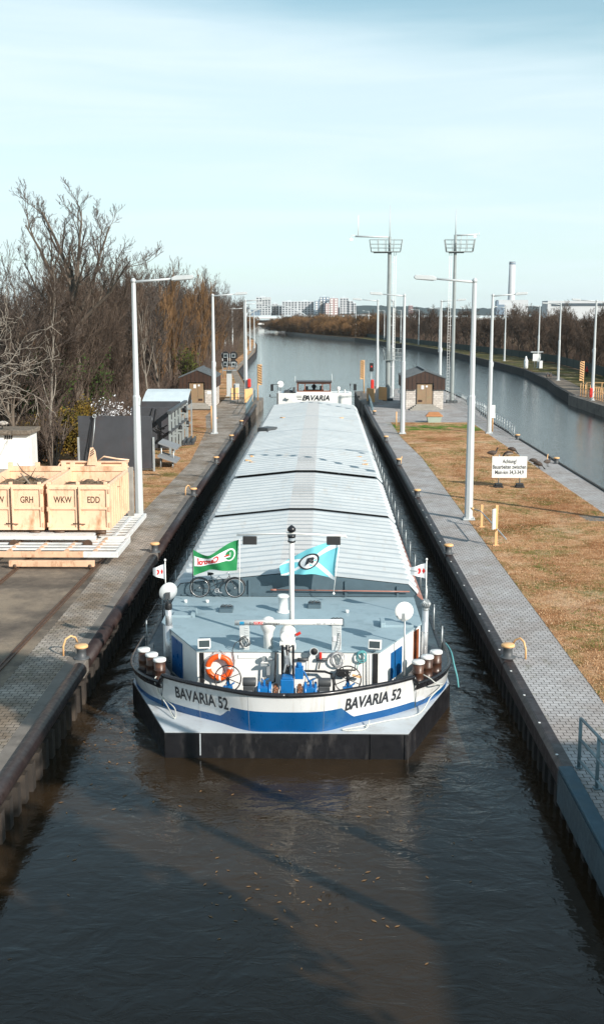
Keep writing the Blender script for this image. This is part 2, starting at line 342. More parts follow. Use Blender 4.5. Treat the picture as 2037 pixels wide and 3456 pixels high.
# water
def mk_water():
    t=NT('river_water'); w=t.wpos()
    a=t.noise(.55,4,.55,vec=t.map(w,(1,.8,1),(0,0,.25)),dist=.4)
    b=t.noise(2.1,4,.6,vec=t.map(w,(.7,1.25,1),(0,0,-.15)),dist=.8)
    c=t.noise(.055,3,.5,vec=t.map(w,(.35,1,1)))
    amp=t.ramp(c,[(.35,.35),(.65,1.0)])
    h=t.math('ADD',t.math('MULTIPLY',a,.75),t.math('MULTIPLY',b,.22))
    h=t.math('MULTIPLY',h,amp)
    sp0=t.n.new('ShaderNodeSeparateXYZ'); t.l.new(w,sp0.inputs[0]); h=t.math('MULTIPLY',h,t.ramp(t.math('DIVIDE',sp0.outputs[1],400.0),[(.055,.55),(.075,1.0),(.16,.75),(.29,.09),(.5,.04),(1.0,.02)])); h=t.math('MULTIPLY',h,t.ramp(t.math('DIVIDE',sp0.outputs[0],100.0),[(.12,1.0),(.19,.28)]))
    # ripples pushed out from the bow and squeezed along the hull
    sp=t.n.new('ShaderNodeSeparateXYZ'); t.l.new(w,sp.inputs[0])
    bx=t.math('SUBTRACT',t.math('ABSOLUTE',t.math('ADD',sp.outputs[0],.15)),3.6); by=t.math('SUBTRACT',sp.outputs[1],31.5)
    r=t.math('SQRT',t.math('ADD',t.math('MULTIPLY',bx,bx),t.math('MULTIPLY',by,by)))
    wv=t.math('SINE',t.math('ADD',t.math('MULTIPLY',r,6.0),t.math('MULTIPLY',t.noise(.9,3,.5,vec=w),7.0)))
    m1=t.ramp(t.math('DIVIDE',r,11.0),[(0.0,1.0),(1.0,0.0)])
    side=t.ramp(t.math('DIVIDE',t.math('SUBTRACT',sp.outputs[1],24.0),10.0),[(.2,0.0),(.8,1.0)])
    h=t.math('ADD',h,t.math('MULTIPLY',t.math('MULTIPLY',wv,m1),t.math('MULTIPLY',side,.10)))
    fine=t.noise(5.5,3,.6,vec=t.map(w,(.8,1.2,1)),dist=1.0)
    h=t.math('ADD',h,t.math('MULTIPLY',t.math('MULTIPLY',fine,side),.07))
    mud=t.noise(.18,4,.6,vec=w)
    col=t.ramp(mud,[(.3,(.020,.0135,.0075)),(.7,(.038,.0245,.0135))]); col=t.mix(t.ramp(t.math('DIVIDE',sp0.outputs[1],400.0),[(.25,0.0),(.5,1.0)]),col,(.035,.065,.078))  # far river turns teal in the base colour, standing in for reflected sky
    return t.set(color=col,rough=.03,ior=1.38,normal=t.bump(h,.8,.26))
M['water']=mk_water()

for k in ('hullwhite',):
    bs=M[k].node_tree.nodes['Principled BSDF']; bs.inputs['Coat Weight'].default_value=.4; bs.inputs['Coat Roughness'].default_value=.07
WZ=-1.5      # water level
# ------------------------------------------------------------------ setting
def sheet(name,pts,z,m,kind='structure',label=None):
    b=MB(); b.add([(x,y,z) for x,y in pts],[tuple(range(len(pts)))],0); o=b.build(name,m); tag(o,kind=kind); return o
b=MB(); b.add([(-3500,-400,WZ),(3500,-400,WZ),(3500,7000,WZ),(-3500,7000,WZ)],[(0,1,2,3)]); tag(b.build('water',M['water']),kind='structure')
LP=[(-7.95,-60),(-7.95,166),(-8.6,170),(-10.6,190),(-13.0,217),(-16.6,254),(-17.6,300),(-19.4,382),(-23.5,469),(-30.7,577),(-47,760),(-56,1069),(-70,1500),(-75,6500),(-3200,6500),(-3200,-60)]
IP=[(7.95,-60),(7.95,165),(8.5,184),(10.9,191),(16.5,195),(22.3,190),(23.1,170),(22.2,142),(21.55,132),(21.55,-60)]
RP_=[(41.5,-60),(41.2,176),(43.5,200),(45.9,218),(49.2,261),(48.8,309),(47.4,383),(41.3,460),(33,526),(22.5,620),(8,680),(-7,760),(-20.9,865),(-30,1100),(-34,1400),(-30,6500),(3200,6500),(3200,-60)]
for nm,pp in (('left_bank_ground',LP),('island_ground',IP),('right_bank_ground',RP_)):
    b=MB(); pp2=pp if nm!='left_bank_ground' else pp[::-1]
    if nm=='island_ground': pp2=pp[::-1]
    b.prism(pp2 if nm!='right_bank_ground' else pp[::-1],-4.5,0,1,0)
    # make the top face point up
    o=b.build(nm,[M['earth'] if nm!='island_ground' else M['concrete'],M['oldconcrete']]); tag(o,kind='structure')
    me=o.data
    if me.polygons[0].normal.z<0: me.flip_normals()
e=.006
sheet('asphalt_yard',[(-40,-20),(-8.3,-20),(-8.3,57),(-40,57)],e,M['asphalt'])
sheet('paving_left',[(-10.1,-20),(-8.42,-20),(-8.32,60),(-8.3,120),(-8.4,170),(-12.9,170),(-13.0,140),(-11.2,122),(-10.0,95),(-10.35,71),(-9.9,50)],2*e,M['paveL'])
sheet('edge_strip_left',[(-8.42,-20),(-7.95,-20),(-7.95,166),(-8.4,166),(-8.32,60)],3*e,M['oldconcrete'])
sheet('dry_grass_left',[(-10.0,57),(-10.35,71),(-10.0,95),(-11.2,122),(-13.0,140),(-13.0,148),(-19,148),(-24,95),(-30,57)],e,M['lawnL'])
sheet('shore_path_left',[(-8.7,171),(-10.8,190),(-13.2,217),(-16.8,254),(-17.8,300),(-19.6,382),(-23.7,469),(-30.9,577),(-34,577),(-27,469),(-23,382),(-21.5,300),(-21,254),(-18.5,217),(-16.5,190),(-16,171)],e,M['lawnL'])
sheet('quay_walk_left',[(-8.9,171),(-11,190),(-13.4,217),(-17,254),(-18,300),(-19.8,382),(-23.9,469),(-25.2,469),(-21,382),(-19.2,300),(-18.3,254),(-14.8,217),(-12.6,190),(-10.6,171)],2*e,M['paveL'])
sheet('paving_island',[(7.95,-20),(10.12,-20),(10.12,100),(9.4,115),(9.0,132),(22,132),(23,170),(22.1,189),(16.5,194),(11,190),(8.6,184),(7.95,165)],e,M['paveR'])
sheet('lawn_island',[(10.12,-20),(19.2,-20),(19.1,131.5),(9.6,131.5),(9.6,115),(10.2,98)],2*e,M['lawn'])
0 and sheet('green_grass_patch',[(9.75,122.3),(12,121.6),(14,123.5),(15.5,122.0),(18.6,122.8),(19.0,125),(17.5,127),(15,126),(13,128),(10.3,128)],3*e,M['green'])
sheet('paving_island_east',[(19.2,-20),(21.4,-20),(21.4,131),(19.1,131)],2*e,M['paveR'])
sheet('lamp_footing_slab',[(10.4,77.0),(0,0)] and [(17.3,69.6),(19.0,69.3),(19.0,67.4),(17.5,67.7)],3*e,M['oldconcrete'])
sheet('bank_grass_right',[(42.6,185),(44.2,200),(46.6,218),(50.2,261),(49.6,309),(48.2,383),(42,460),(33.8,526),(23.4,620),(33,622),(44.5,526),(52.5,440),(58,383),(62,330),(62,290),(59.5,225),(58,185)],e,M['bank'])
sheet('bank_paving_right',[(41.3,150),(41.4,177),(43.7,200),(46.1,218),(48.4,248),(52,248),(50,225),(48,205),(46,190),(60,180),(60,150)],2*e,M['asphalt'])

# sheet-pile lock walls with their coping
def piles(x,sx,y0,y1,z0,z1):
    b=MB(); y=y0; prof=[]
    while y<y1:
        for dy,dx in ((0,0),(.34,0),(.42,.36),(.76,.36)): prof.append((x+sx*dx,y+dy))
        y+=.84
    n=len(prof)
    b.v=[(px,py,z0) for px,py in prof]+[(px,py,z1) for px,py in prof]
    for i in range(n-1): b.face((i,i+1,n+i+1,n+i))
    m=len(b.v); xo=x-sx*.1
    b.v+= [(xo,py,z1) for px,py in prof]
    for i in range(n-1): b.face((n+i,n+i+1,m+i+1,m+i))
    return b
# left wall
w=thing('lock_wall','brown pipe-edged sheet pile lock wall along the left side of the chamber','lock wall',(-7.9,15,0),world=True)
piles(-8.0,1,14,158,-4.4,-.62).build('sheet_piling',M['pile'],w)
b=MB(); b.box(-8.0,-7.8,14,158,-.62,-.1); b.build('backing_plate',M['pile'],w)
yb=[14,38.7,57.3,76.6,94,111.8,127.6,158]
for a,c in zip(yb[:-1],yb[1:]):
    b=MB(); n=9
    b.tube([(-7.78,a+.9 if a>14 else a,-.16),(-7.78,c,-.16)],.27,14); b.build('coping_pipe',M['coping'],w)
for yy in yb[1:-1]:
    b=MB(); b.box(-8.05,-7.62,yy+.02,yy+.88,-.5,.03); b.build('bollard_recess',M['oldconcrete'],w,bevel=.03)
b=MB(); b.box(-8.3,-7.45,158,170,-4.4,.04); b.box(-8.5,-7.2,164,171.5,-4.4,.02); b.build('pier_head',M['oldconcrete'],w,bevel=.08)
w=thing('lock_wall','dark steel-edged sheet pile lock wall along the right side of the chamber','lock wall',(7.9,15,0),world=True)
piles(8.05,-1,14,158,-4.4,-.7).build('sheet_piling',M['pile_shaded'],w)
prof=[(7.93,-.72),(7.63,-.72),(7.56,-.5),(7.56,-.1),(7.68,.035),(7.97,.035)]
for a,c in zip([29.6]+[39.3,57.5,76.4,93.3,111.2,141.2],[39.3,57.5,76.4,93.3,111.2,141.2,158]):
    b=MB(); n=len(prof); b.v=[(x,a+.03,z) for x,z in prof]+[(x,c-.03,z) for x,z in prof]
    for i in range(n-1): b.face((i,i+1,n+i+1,n+i))
    b.face(range(n)); b.face([n+i for i in range(n)][::-1]); b.build('coping_plate',M['coping'],w,bevel=.02)
b=MB()
y=30.5
while y<80: b.lathe((7.68,y,.03),[(.04,0),(.04,.02)],8); y+=2.55
b.build('coping_stud',M['signwhite'],w)
b=MB(); b.box(7.52,7.92,12,29.55,-.02,.10); b.build('teal_top_beam',M['tealsteel'],w,bevel=.03)
b=MB(); b.box(7.5,7.9,12,29.5,-.95,-.03); b.build('fender_plate',M['deck'],w)
b=MB(); b.box(7.45,8.4,158,166,-4.4,.04); b.box(7.2,8.9,164.5,186,-4.4,.02); b.build('pier_head',M['oldconcrete'],w,bevel=.08)
# quay walls of the river arm
def capwall(name,label,pts,h0,t,m):
    w=thing(name,label,'quay wall',(pts[0][0],pts[0][1],0),world=True)
    b=MB()
    for (xa,ya),(xb,yb_) in zip(pts[:-1],pts[1:]):
        b.beam((xa,ya,-h0/2+.03),(xb,yb_,-h0/2+.03),t,h0)
    b.build('wall_face',m,w)
    b=MB()
    for (xa,ya),(xb,yb_) in zip(pts[:-1],pts[1:]): b.beam((xa,ya,.06),(xb,yb_,.06),t+.1,.06)
    b.build('edge_beam',M['darkquay'],w); return w
capwall('quay_wall','dark low quay wall edging the tree-lined right bank',RP_[1:10],4.4,.5,M['darkquay'])
b=MB(); b.box(40.6,41.4,120,177,-4.4,.05); b.box(40.9,44.0,176,178.5,-4.4,.04)
w=b.build('quay_wall',M['oldconcrete'],loc=(41,120,0)); tag(w,'blackened concrete lock head wall at the right edge beside orange railings','quay wall')
capwall('quay_wall','thin dark steel edge of the island paving beside the open water',[(21.5,12),(21.5,132),(22.15,142),(23.05,170),(22.3,189)],4.4,.12,M['coping'])
capwall('quay_wall','brown curved quay edge of the left bank beyond the hut',LP[2:10],4.4,.3,M['coping'])

# tramway rails in the yard
for i,(xa,xb,lb) in enumerate(((-10.95,-10.3,'rusty rail set in the asphalt nearest the paved quay edge'),(-14.4,-14.2,'rusty rail set in the asphalt at the left edge of the photo'))):
    b=MB()
    for dx in (0,.16): b.beam((xa+dx,20,.03),(xb+dx,58,.03),.07,.05)
    b.beam((xa+.08,20,.012),(xb+.08,58,.012),.12,.02)
    tag(b.build('track_rail',M['rust'],loc=(xa,20,0)),lb,'rail')

# ------------------------------------------------------------------ street lamps
def make_lamp():
    t=thing('street_lamp','grey street lamp','street lamp')
    b=MB(); b.tube([(0,0,.1),(0,0,7.6)],[.26,.215],8,sm=False); b.tube([(0,0,7.6),(0,0,14.45)],[.18,.13],8,sm=False); b.lathe((0,0,7.5),[(.22,0),(.22,.12),(.18,.2)],8,sm=False); b.build('pole',M['lamp'],t)
    b=MB(); b.box(-.36,.36,-.36,.36,.03,.1); 
    for x in (-.28,.28):
        for y in (-.28,.28): b.lathe((x,y,.1),[(.05,0),(.05,.09)],6)
    b.build('base_plate',M['lamp'],t)
    b=MB(); b.obox((.2,-.08,7.3),(.12,.16,.5),0,0,0,.1); b.build('hand_winch_cover',M['lamp'],t,bevel=.03)
    b=MB(); b.tube([(-.12,0,14.42),(2.35,0,14.62)],[.085,.055],8); b.lathe((0,0,14.4),[(.15,0),(.16,.15),(.06,.26)],8); b.build('arm',M['lamp'],t)
    b=MB(); b.extr([(2.3,14.52),(3.55,14.60),(3.62,14.72),(3.55,14.84),(2.5,14.80),(2.3,14.68)],'y',-.19,.19); h=b.build('lamp_head',M['lamp'],t,bevel=.02)
    b=MB(); b.obox((2.98,0,14.55),(1.05,.24,.03),0,0,0,-math.atan2(.1,1.25)); b.build('lens',M['lens'],h)
    return t
lamp=Placer(make_lamp()); G='street lamps along the lock and river banks'
for loc,rz,l in [
 ((-10.15,68,0),0,'tall grey street lamp on the left quay right behind the yellow skips'),
 ((-9.98,118.4,0),0,'grey street lamp on the left quay in front of the left brown-topped hut'),
 ((-9.24,161.5,0),0,'grey street lamp on the left pier head beside the red lifebuoy case'),
 ((-12.9,217.3,0),0,'grey street lamp on the left bank just beyond the black signal panels'),
 ((-30.6,392,0),0,'thin distant street lamp at the wood edge, leftmost of those behind the signal panels'),
 ((-28.0,392,0),0,'thin distant street lamp just right of the signal post lamp on the left bank'),
 ((-22.3,398,0),0,'distant street lamp near the left shore, left of a close pair'),
 ((-22.4,428,0),0,'most distant street lamp on the left shore, right of a close pair'),
 ((10.2,68.1,0),PI,'tallest-looking grey street lamp on the island lawn edge in front of the warning sign'),
 ((9.98,118.6,0),PI,'grey street lamp at the grass edge in front of the right brown-topped hut'),
 ((9.6,161.7,0),PI,'grey street lamp left of the tall mast with two platforms'),
 ((19.25,119.2,0),0,'grey street lamp on the river side of the island with its arm pointing right'),
 ((19.3,168,0),0,'grey street lamp behind the right hut, its foot hidden by the roof'),
 ((12.5,172,0),PI/2,'slim street lamp seen end-on behind the right hut'),
 ((10.2,20.4,0),PI,'street lamp on the right quay outside the photo, near the bridge'),
 ((19.25,68.2,0),0,'street lamp on the river side outside the photo, shading the lawn'),
 ((47.4,216.8,0),PI,'street lamp on the right bank beside the dark paved corner'),
 ((41.6,166,0),PI,'street lamp at the right edge of the photo beside the orange railings'),
 ((53.5,268,0),PI,'street lamp on the right bank beside the white notice board'),
 ((52.4,309,0),PI,'street lamp on the right bank, left of the one beside the notice board'),
 ((44.6,317,0),PI,'street lamp on the right bank just left of the tallest island lamp'),
 ((42.6,383,0),PI,'street lamp on the right bank seen just left of the second tall mast'),
 ((44.1,476,0),PI,'small distant street lamp on the right bank between the two tall masts'),
 ((39.2,511,0),PI,'small distant street lamp on the right bank just right of the first tall mast'),
 ((35.3,569,0),PI,'small distant street lamp on the right bank just left of the first tall mast'),
 ((30.8,641,0),PI,'second most distant street lamp on the right bank, beside the brown brush'),
 ((24.0,653,0),PI,'most distant street lamp on the right bank, in front of the brown brush')]:
    lamp(loc,rz,l,G)

# ------------------------------------------------------------------ mooring bollards
def make_boll():
    t=thing('mooring_bollard','bollard','bollard')
    b=MB(); b.lathe((0,0,0),[(.36,0),(.34,.05),(.22,.08),(.21,.42),(.25,.5)],18); b.build('post',M['darkgrey'],t)
    b=MB(); b.lathe((0,0,.5),[(.26,0),(.31,.03),(.31,.1),(.27,.14),(.0001,.15)],18); b.build('cap',M['signyellow'],t)
    return t
BS=.82; bo=Placer(make_boll()); G='yellow-capped mooring bollards on the quay edges'
for loc,l in [((-7.86,39.5),'yellow-capped mooring bollard on the left quay nearest the camera'),((-7.8,58.2),'yellow-capped mooring bollard on the left quay level with the yellow skips'),((-7.8,77.3),'yellow-capped mooring bollard on the left quay, third from the front'),
 ((-7.75,94.9),'yellow-capped mooring bollard on the left quay, fourth from the front'),((-7.75,112.5),'yellow-capped mooring bollard on the left quay, fifth from the front'),((-7.78,128.3),'yellow-capped mooring bollard on the left quay, last before the pier head'),
 ((7.84,39.8),'yellow-capped mooring bollard on the right quay nearest the camera'),((7.78,58.0),'yellow-capped mooring bollard on the right quay, second from the front'),((7.82,76.9),'yellow-capped mooring bollard on the right quay, third from the front'),
 ((7.78,93.8),'yellow-capped mooring bollard on the right quay, fourth from the front'),((7.8,111.7),'yellow-capped mooring bollard on the right quay, fifth from the front'),((8.2,141.7),'yellow-capped mooring bollard on the right quay at the steps railing'),
 ((21.25,94.7),'yellow-capped mooring bollard on the river edge beside the geese'),((21.25,113.3),'yellow-capped mooring bollard on the river edge beside the far curved railing')]:
    bo((loc[0],loc[1],.02),0,l,G,BS)
def hoop(loc,rz,l,s=.85):
    b=MB(); b.tube([(-.35*s,0,0),(-.34*s,0,.45*s),(-.22*s,0,.75*s),(0,0,.86*s),(.22*s,.05,.75*s),(.33*s,.1,.5*s)],.038,8)
    o=b.build('ladder_hoop',M['signyellow'],loc=(0,0,0)); o.location=Vector(loc)*S; o.rotation_euler=(0,0,rz); tag(o,l,'grab handle','yellow ladder hoops on the quay edges')
hoop((-8.35,40.0,0),.5,'curved yellow ladder handle beside the nearest left bollard')
hoop((8.3,39.9,0),2.2,'curved yellow ladder handle beside the nearest right bollard')
hoop((-8.2,77.6,0),.9,'curved yellow ladder handle beside the third left bollard',.8)
hoop((8.1,94.6,0),1.2,'curved yellow ladder handle beside the fourth right bollard',.7)
hoop((20.7,95.6,0),1.2,'curved pale ladder handle beside the river edge bollard',.8)

# ------------------------------------------------------------------ railings
def railing(label,pts,h=1.35,rails=3,step=1.6,m='railsteel',r=.035,group=None,cat='railing'):
    t=thing('railing',label,cat,(pts[0][0],pts[0][1],pts[0][2]),world=True,group=group)
    P=[Vector(p) for p in pts]
    for k in range(rails):
        z=h*(1-k*.42) if rails<4 else h*(1-k/rails)
        b=MB(); b.tube([p+Vector((0,0,z)) for p in P],r,6); b.build('rail',M[m],t)
    for a,c in zip(P[:-1],P[1:]):
        n=max(1,round((c-a).length/step))
        for i in range(n+(1 if c is P[-1] else 0)):
            p=a.lerp(c,i/n); b=MB(); b.tube([p,p+Vector((0,0,h))],r*1.15,6); b.box(p.x-.09,p.x+.09,p.y-.09,p.y+.09,p.z,p.z+.03); b.build('post',M[m],t)
    return t
railing('teal steel railing with three bars on the shaded paving at the bottom right',[(8.1,29.6,.02),(8.25,28.2,.02),(8.55,24,.02),(8.7,18,.02)],1.45,3,1.45,r=.045)
railing('grey stepped railing beside the right pier steps',[(8.35,165,0),(8.3,158,0),(8.2,150,-.1),(8.15,144,-.6)],1.4,3,2)
railing('grey railing around the stairs on the left pier head',[(-8.3,168,0),(-8.2,160,0),(-8.1,150,0),(-8.0,141,0)],1.4,3,1.8)
railing('short railing across the left pier head in front of the orange board',[(-11.4,160,0),(-9.3,160,0)],1.4,3,1.0)
railing('railing around the end of the island behind the first tall mast',[(8.9,166,0),(9.2,182,0),(11.3,188,0),(16.3,191.5,0)],1.4,3,2.5)
railing('pale railing down the ramp right of the right hut',[(19.6,160,0),(21.6,160,0),(21.9,150,0),(22.2,143,0),(21.9,138,0)],1.4,3,1.1,m='steel')
railing('curved grey railing along the river edge below the ramp',[(21.2,139,0),(21.35,130,0),(21.4,124,0),(21.4,119,-.1),(21.3,115.5,-.3)],1.4,4,1.5,m='steel')
railing('pale railing left of the second mast behind the hut',[(18.2,165,0),(19.3,172,0),(19.6,182,0)],1.4,3,1.5,m='steel')
railing('row of orange railings on the right-hand lock head',[(42.2,176,0),(42.6,170,0),(42.8,160,0),(43,150,0)],2.0,3,1.1,m='signyellow',r=.05)
railing('orange railings set back on the right-hand lock head',[(43.6,178,0),(46,178,0),(48,177,0)],1.9,3,1.0,m='signyellow',r=.05)
# flood-gate boards
def board(label,x,y,wd,h,rz,z=.3):
    t=thing('barrier_board',label,'barrier',(x,y,0),rz,'orange gate boards')
    b=MB(); b.box(-wd/2,wd/2,-.05,.05,z,z+h); b.build('panel',M['signyellow'],t,bevel=.02)
    b=MB()
    for q in (-wd/2+.12,wd/2-.12): b.tube([(q,.1,0),(q,.1,z+h)],.05,6)
    b.build('frame',M['steel'],t)
board('orange board left of the red lifebuoy case on the left pier',-11.0,163.5,1.6,1.7,.9)
board('orange board right of the lamp on the left pier head',-8.7,158.5,2.2,1.9,1.1)
board('orange board left of the lamp on the right pier head',8.6,159.5,2.6,1.9,-1.2)
board('orange board behind the lamp on the right pier head',10.2,163,3.0,1.9,-1.0)
# striped sight boards
def stripes(label,x,y,flip):
    t=thing('striped_marker_board',label,'marker board',(x,y,0),0,'striped marker boards at the lock heads')
    b=MB(); b.tube([(0,.08,0),(0,.08,5.3)],.09,8); b.build('post',M['signyellow'],t)
    s=-1 if flip else 1; x0=0 if s>0 else -.62
    b=MB(); b.box(x0,x0+.62,-.04,.02,2.3,5.3); p=b.build('panel',M['signyellow'],t)
    b=MB(); z=2.35
    while z<4.95:
        a=.30 if not flip else .30
        zl,zr=(z+.3,z) 
        b.add([(x0,-.045,zl),(x0,-.045,min(5.3,zl+.17)),(x0+.62,-.045,zr+.17),(x0+.62,-.045,zr)],[(3,2,1,0)]); z+=.36
    b.build('stripe',M['black'],p)
stripes('black and orange striped marker board on the left pier head',-7.75,165.5,False)
stripes('black and orange striped marker board on the right pier head',8.55,181,True)
stripes('black and orange striped marker board on the right bank by the orange railings',42.8,177,True)
# red lifebuoy cases
def rescue(label,x,y,h=1.6,z=1.3):
    h*=.75
    t=thing('lifebuoy_case',label,'lifebuoy case',(x,y,0),0,'red lifebuoy cases')
    b=MB(); b.tube([(0,.12,0),(0,.12,z+h)],.05,6); b.build('post',M['steel'],t)
    b=MB(); b.box(-.24,.24,-.12,.1,z,z+h); b.build('case',M['red'],t,bevel=.12)
rescue('red lifebuoy case on the left pier head lamp',-8.75,161.0,1.7,2.2); rescue('red lifebuoy case left of the lamp on the right pier head',8.9,161.3,1.8,2.0)
rescue('red lifebuoy case at the foot of the rightmost river bank lamp',41.2,165.2,1.9,.5); rescue('small red lifebuoy case on the bank lamp behind the tallest island lamp',44.2,316.5,2,.8)
t=thing('red_signal_lamp','small black signal with a red lamp above the right pier head','signal light',(8.75,161.2,0))
b=MB(); b.tube([(0,.1,0),(0,.1,5.4)],.05,6); b.build('post',M['steel'],t); b=MB(); b.box(-.28,.28,-.12,.12,4.5,5.7); b.build('housing',M['black'],t,bevel=.04)
b=MB(); b.lathe((0,-.13,5.2),[(.13,0),(.13,.04)],10,M=Matrix.Rotation(PI/2,3,'X')); b.build('lens',M['red'],t)

r=random.Random(41); b=MB()
for i in range(150):
    if i<60: x=r.gauss(0,1.2); y=25.6+r.gauss(0,1.1)
    elif i<110: x=-6.2+r.gauss(0,.7); y=34+r.gauss(0,3)
    else: x=r.uniform(-6,5); y=r.uniform(22,34)
    if abs(x)>7.2 or (y>31.5 and abs(x)<4.6): continue
    s=r.uniform(.015,.06); a=r.uniform(0,3.14); b.add([(x+s*math.cos(a+q*1.57)*(1.6 if q%2 else .6),y+s*math.sin(a+q*1.57)*(1.6 if q%2 else .6),WZ+.012) for q in range(4)],[(0,1,2,3)])
tag(b.build('floating_leaves',paint('floating_leaf',(.22,.12,.05),.7,var=.5,nscale=3)),'scattered brown leaves and scum floating on the lock water','floating leaves',kind='stuff')
# ------------------------------------------------------------------ text
FCACHE={}
def text_geo(txt,size=1,bold=0.0,sx=1.0,shear=0.0):
    k=(txt,size,bold,sx,shear)
    if k in FCACHE: return FCACHE[k]
    c=bpy.data.curves.new('txt','FONT'); c.body=txt; c.size=size; c.offset=bold; c.shear=shear; c.align_x='CENTER'; c.align_y='CENTER'; c.resolution_u=3
    o=bpy.data.objects.new('txt',c); COL.objects.link(o)
    dg=bpy.context.evaluated_depsgraph_get(); me=bpy.data.meshes.new_from_object(o.evaluated_get(dg))
    vs=[(v.co.x*sx,v.co.y) for v in me.vertices]; fs=[tuple(p.vertices) for p in me.polygons]
    bpy.data.objects.remove(o); bpy.data.curves.remove(c); bpy.data.meshes.remove(me)
    FCACHE[k]=(vs,fs); return vs,fs
def text_on(b,txt,size,f,bold=0.0,sx=1.0,mi=0,shear=0.0,mirror=False):
    """f maps (x,y) of the lettering plane to a point of the surface"""
    vs,fs=text_geo(txt,size,bold,sx,shear)
    if mirror: vs=[(-x,y) for x,y in vs]; fs=[q[::-1] for q in fs]
    b.add([f(x,y) for x,y in vs],fs,mi)
def front(x0,y,z0): return lambda x,z:(x0+x,y,z0+z)

# ------------------------------------------------------------------ huts
def hut(label,x0,x1,y0,y1,xd0,xd1,loudspeaker=False,mirror=False):
    t=thing('lock_hut',label,'hut',((x0+x1)/2,y0,0),world=True)
    b=MB(); b.box(x0,x1,y0,y1,0,2.8); b.build('wall',M['stone'],t)
    xm=(x0+x1)/2; e=.22
    b=MB(); b.extr([(x0-e,2.65),(xd0-.15,2.65),(xd0-.15,3.5),(xd1+.15,3.5),(xd1+.15,2.65),(x1+e,2.65),(x1+e,4.12),(xm,5.1),(x0-e,4.12)],'y',y0-.28,y0-.16)
    c=b.build('gable_cladding',M['brownclad'],t)
    b=MB(); x=x0-e+.45
    while x<x1+e-.2:
        zt=4.12+(.98)*(1-abs(x-xm)/(xm-x0+e))-.05; zb=3.52 if xd0-.2<x<xd1+.2 else 2.66
        b.box(x-.02,x+.02,y0-.31,y0-.28,zb,zt); x+=.56
    b.build('seam',M['black'],c)
    b=MB(); b.box(x0-e,x0-e+.1,y0-.16,y1+.2,2.65,4.1); b.box(x1+e-.1,x1+e,y0-.16,y1+.2,2.65,4.1); b.build('side_cladding',M['brownclad'],t)
    b=MB()
    for s in (-1,1):
        xe=xm+s*(xm-x0+e+.1); p=[(xm,5.12),(xe,4.08),(xe,4.2),(xm,5.26)]
        if s>0: p=p[::-1]
        b.extr(p,'y',y0-.38,y1+.35)
        k=y0
        while k<y1+.3: b.beam((xm,k,5.27),(xe,k,4.21),.06,.06); k+=.55
    b.box(xm-.14,xm+.14,y0-.4,y1+.37,5.2,5.33)
    b.build('roof',M['hutroof'],t)
    b=MB(); b.box(xd0-.12,xd0,y0-.06,y0+.02,.7,3.5); b.box(xd1,xd1+.12,y0-.06,y0+.02,.7,3.5); b.box(xd0-.12,xd1+.12,y0-.06,y0+.02,3.42,3.52); b.build('door_frame',M['black'],t)
    b=MB(); xc=xd0+(xd1-xd0)*.58; b.box(xd0,xc-.02,y0-.05,y0+.03,.74,3.42); b.box(xc+.02,xd1,y0-.05,y0+.03,.74,3.42); d=b.build('door',M['door'],t)
    b=MB(); b.box(xd1-.75 if not mirror else xd0+.15,xd1-.2 if not mirror else xd0+.7,y0-.08,y0-.05,1.0,1.28); b.build('vent_grille',M['brownclad'],d)
    b=MB(); b.box(xd0+.55,xd0+.9,y0-.08,y0-.05,2.7,3.2); b.box(xd0+1.15,xd0+1.4,y0-.08,y0-.05,2.95,3.2); b.build('notice',M['signwhite'],d)
    b=MB()
    for k in range(4): b.box(xm-1.2-.28*k,xm+1.2+.28*k,y0-.5-.38*k,y0-.05,.0,.68-.17*k)
    b.build('steps',M['concrete'],t)
    if loudspeaker:
        b=MB(); b.lathe((x0-.75,y0+1.5,2.27),[(.26,0),(.12,.2),(.06,.5)],12,M=Matrix.Rotation(-PI/2,3,'X')); b.tube([(x0-.75,y0+1.9,2.27),(x0,y0+2,2.27)],.04,6); b.build('loudspeaker',M['white'],t)
    else:
        b=MB(); b.box(x1-.9,x1-.35,y0-.04,y0,1.9,2.3); b.build('plate_sign',M['signwhite'],t)
hut('brown-clad stone hut on the island with a stained door and loudspeaker',12.85,17.8,150,161,14.3,16.35,True,True)
hut('brown-clad stone hut at the edge of the left wood behind the grey canopy',-17.4,-13.05,151.8,160.8,-16.3,-14.35)
# grit box
t=thing('grit_box','pale green grit box with a rusty orange lid in front of the right hut','grit box',(14.7,131.8,0))
b=MB(); b.prism([(-.72,-.5),(.72,-.5),(.72,.5),(-.72,.5)],0,.05); v=[(-.72,-.5,0),(.72,-.5,0),(.72,.5,0),(-.72,.5,0),(-.87,-.58,.72),(.87,-.58,.72),(.87,.58,.72),(-.87,.58,.72)]; b.v=[];b.f=[];b.m=[];b.sm=[]
b.add(v,[(0,3,2,1),(4,5,6,7),(0,1,5,4),(1,2,6,5),(2,3,7,6),(3,0,4,7)]); b.build('bin',M['boxgreen'],t,bevel=.03)
b=MB(); b.add([(-1.02,-.68,.72),(1.02,-.68,.72),(1.02,.66,.72),(-1.02,.66,.72),(-.98,-.64,.86),(.98,-.64,.86),(.55,.3,1.22),(-.55,.3,1.22)],[(0,3,2,1),(4,5,6,7),(0,1,5,4),(1,2,6,5),(2,3,7,6),(3,0,4,7)]); b.build('lid',M['boxlid'],t,bevel=.03)
t=thing('mounting_post','short yellow post at the grass corner left of the grit box','post',(9.9,126.5,0)); b=MB(); b.tube([(0,0,0),(0,0,1.7)],.07,8); b.build('post',M['signyellow'],t)
